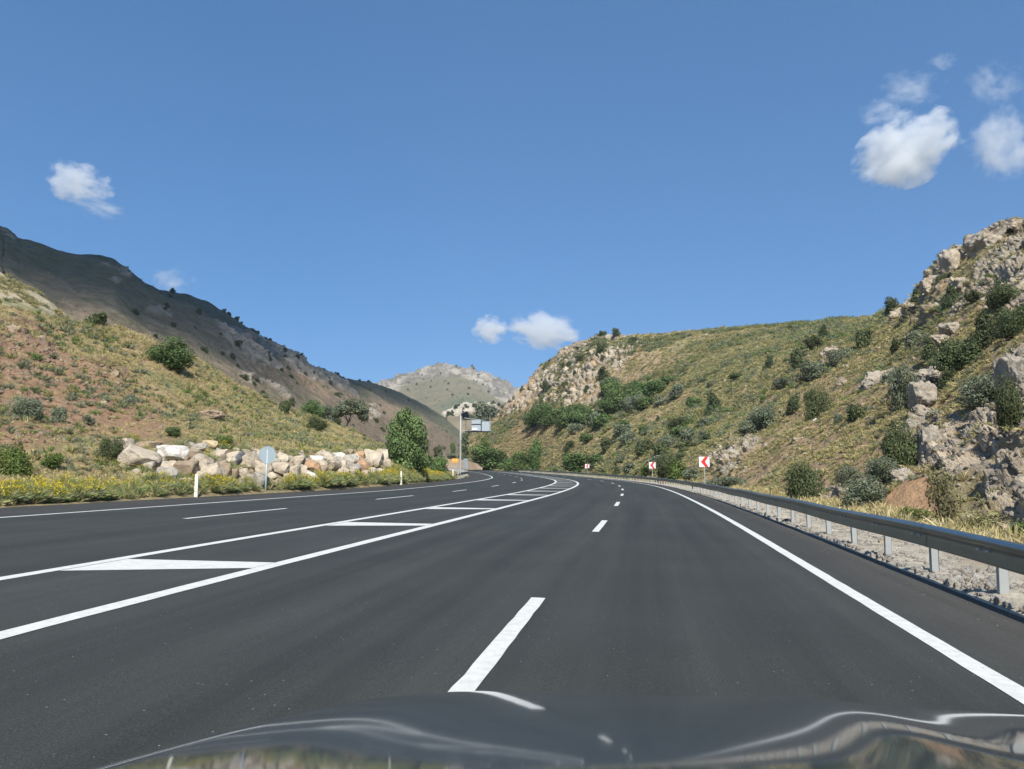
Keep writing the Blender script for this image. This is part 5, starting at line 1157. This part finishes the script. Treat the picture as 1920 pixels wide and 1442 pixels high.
for sd in (0, -1):                                  # wings: from the bonnet edge down to the sill
    e = np.stack([Ug[:, sd], Vg2[:, sd], Zg[:, sd]], -1); sg = -1 if sd == 0 else 1
    rows = [e + np.array([sg * .002, 0, -.002]), e + np.array([sg * .05, 0, -.05]), e + np.array([sg * .075, 0, -.16])]
    rows += [np.stack([e[:, 0] + sg * w_, e[:, 1], np.minimum(e[:, 2] - .2, z_)], -1) for w_, z_ in ((.08, .62), (.07, .45), (.05, .28))]
    V = np.stack(rows); me = mesh_np('wing', V.reshape(-1, 3), grid_faces(len(rows), len(e))); me.materials.append(M_car); link('wing', me, root)
e = np.stack([Ug[-1], Vg2[-1], Zg[-1]], -1)
rows = [e + np.array([0, .002, -.002])] + [np.stack([e[:, 0], e[:, 1] + a, np.minimum(e[:, 2] - .03, z_)], -1) for a, z_ in ((.06, .60), (.10, .52), (.10, .38), (.05, .24))]
V = np.stack(rows); me = mesh_np('bumper', V.reshape(-1, 3), grid_faces(len(rows), len(e))); me.materials.append(M_car); link('bumper', me, root)
for sg in (-1, 1):
    mb = MB(); c = (U0 + sg * .80, 1.45, .33)
    mb.tube([(c[0] - .11, c[1], c[2]), (c[0] - .09, c[1], c[2]), (c[0] + .09, c[1], c[2]), (c[0] + .11, c[1], c[2])], [.30, .33, .33, .30], 32); wh = mb.build('wheel', M_rubber, root, True)
    mb = MB(); mb.tube([(c[0] + sg * .105, c[1], c[2]), (c[0] + sg * .118, c[1], c[2])], [.21, .19], 24)
    mb.build('rim', M_galv, wh)

# ------------------------------------------------------------------ clouds
def cloud_mat(seed, dens, thr, nsc):
    m = bpy.data.materials.new('cloud_vapour'); m.use_nodes = True; t = m.node_tree; t.nodes.clear(); L = t.links.new
    out = N(t, 'ShaderNodeOutputMaterial'); pv = N(t, 'ShaderNodeVolumePrincipled'); tc = N(t, 'ShaderNodeTexCoord')
    pv.inputs['Color'].default_value = (.93, .945, .95, 1); pv.inputs['Anisotropy'].default_value = .1
    mp = N(t, 'ShaderNodeMapping'); mp.inputs['Location'].default_value = (seed * 3.7, seed * 1.3, seed * 2.1)
    L(tc.outputs['Object'], mp.inputs[0])
    nz = N(t, 'ShaderNodeTexNoise'); nz.inputs['Scale'].default_value = nsc; nz.inputs['Detail'].default_value = 6; nz.inputs['Roughness'].default_value = .62
    L(mp.outputs[0], nz.inputs['Vector'])
    ln = N(t, 'ShaderNodeVectorMath', operation='LENGTH'); L(tc.outputs['Object'], ln.inputs[0])
    a = N(t, 'ShaderNodeMath', operation='POWER'); L(ln.outputs['Value'], a.inputs[0]); a.inputs[1].default_value = 1.7
    a1 = N(t, 'ShaderNodeMath', operation='MULTIPLY'); L(a.outputs[0], a1.inputs[0]); a1.inputs[1].default_value = .62
    n2 = N(t, 'ShaderNodeMath', operation='MULTIPLY_ADD'); L(nz.outputs['Fac'], n2.inputs[0]); n2.inputs[1].default_value = 2.3; n2.inputs[2].default_value = -.72
    b_ = N(t, 'ShaderNodeMath', operation='SUBTRACT'); L(n2.outputs[0], b_.inputs[0]); L(a1.outputs[0], b_.inputs[1])
    r = N(t, 'ShaderNodeMapRange'); r.inputs[1].default_value = thr; r.inputs[2].default_value = thr + (.26 if dens > .008 else .45); r.inputs[3].default_value = 0; r.inputs[4].default_value = dens
    L(b_.outputs[0], r.inputs[0]); L(r.outputs[0], pv.inputs['Density']); L(pv.outputs[0], out.inputs['Volume'])
    return m
CLD = [(148, 342, 126, 78, .009, .06, 'bright puffy cloud alone above the big brown mountain'), (185, 388, 110, 46, .005, .10, 'thin tail under the puffy cloud above the brown mountain'), (322, 528, 84, 56, .005, .10, 'faint small cloud touching the ridge of the brown mountain'),
       (918, 618, 62, 52, .014, -.06, 'small cloud left of the long low cloud above the valley'), (1018, 619, 132, 72, .010, -.02, 'long low cumulus cloud above the cliff'),
       (1702, 280, 205, 132, .011, .02, 'largest bright cumulus cloud near the crag'), (1878, 272, 118, 140, .006, .06, 'ragged cloud at the picture edge beside the largest cloud'), (1706, 166, 130, 70, .004, .12, 'thin wispy cloud above the largest cloud'), (1866, 160, 120, 96, .004, .12, 'thin wispy cloud in the upper corner'), (1652, 212, 100, 56, .005, .12, 'small torn cloud at the shoulder of the largest cloud'), (1768, 114, 56, 36, .005, .10, 'tiny cloud wisp above all the others')]
V, Fc = ICO[3]
for i, (x, y, wd, ht, dn, th_, lab) in enumerate(CLD):
    D = 5200.0; k = D / F; q = at(x, y, D)
    me = mesh_np('cloud', V, Fc); me.materials.append(cloud_mat(i + 1, dn, th_, 1.7))
    o = link('cloud', me); o.location = tuple(q); o.scale = (wd * k / 2 * 1.15, (wd + ht) / 4 * k, ht * k / 2 * 1.15)
    o.rotation_euler = (0, {5: R(-24), 4: R(8), 0: R(10), 1: R(14), 8: R(30)}.get(i, 0), 0)
    tag(o, lab, 'cloud')
# the clouds behind the camera whose shadow lies on the brown mountain
for i, (gx_, gy_, wx, wy) in enumerate(((-205, 380, 210, 300), (-200, 590, 190, 330), (-165, 800, 180, 260))):
    me = mesh_np('cloud', V, Fc); me.materials.append(cloud_mat(20 + i, .016, -.35, 1.7))
    o = link('cloud', me); o.location = Vector((gx_, gy_, 0)) + to_sun * 2600; o.scale = (wx / 2, wy / 2, 70)
    tag(o, ('nearest', 'middle', 'farthest')[i] + ' of the clouds overhead that shade the brown mountain', 'cloud')

# ------------------------------------------------------------------ thin summer haze in the valley
m = bpy.data.materials.new('valley_air'); m.use_nodes = True; t = m.node_tree; t.nodes.clear()
out = N(t, 'ShaderNodeOutputMaterial'); pv = N(t, 'ShaderNodeVolumePrincipled'); pv.inputs['Color'].default_value = (.80, .90, 1, 1); pv.inputs['Density'].default_value = .00010; pv.inputs['Anisotropy'].default_value = .2
t.links.new(pv.outputs[0], out.inputs['Volume'])
mb = MB(); mb.box((0, 1200, 158.4), (7000, 4200, 323.2)); tag(mb.build('haze', m), 'thin pale haze filling the valley', 'haze', kind='stuff')
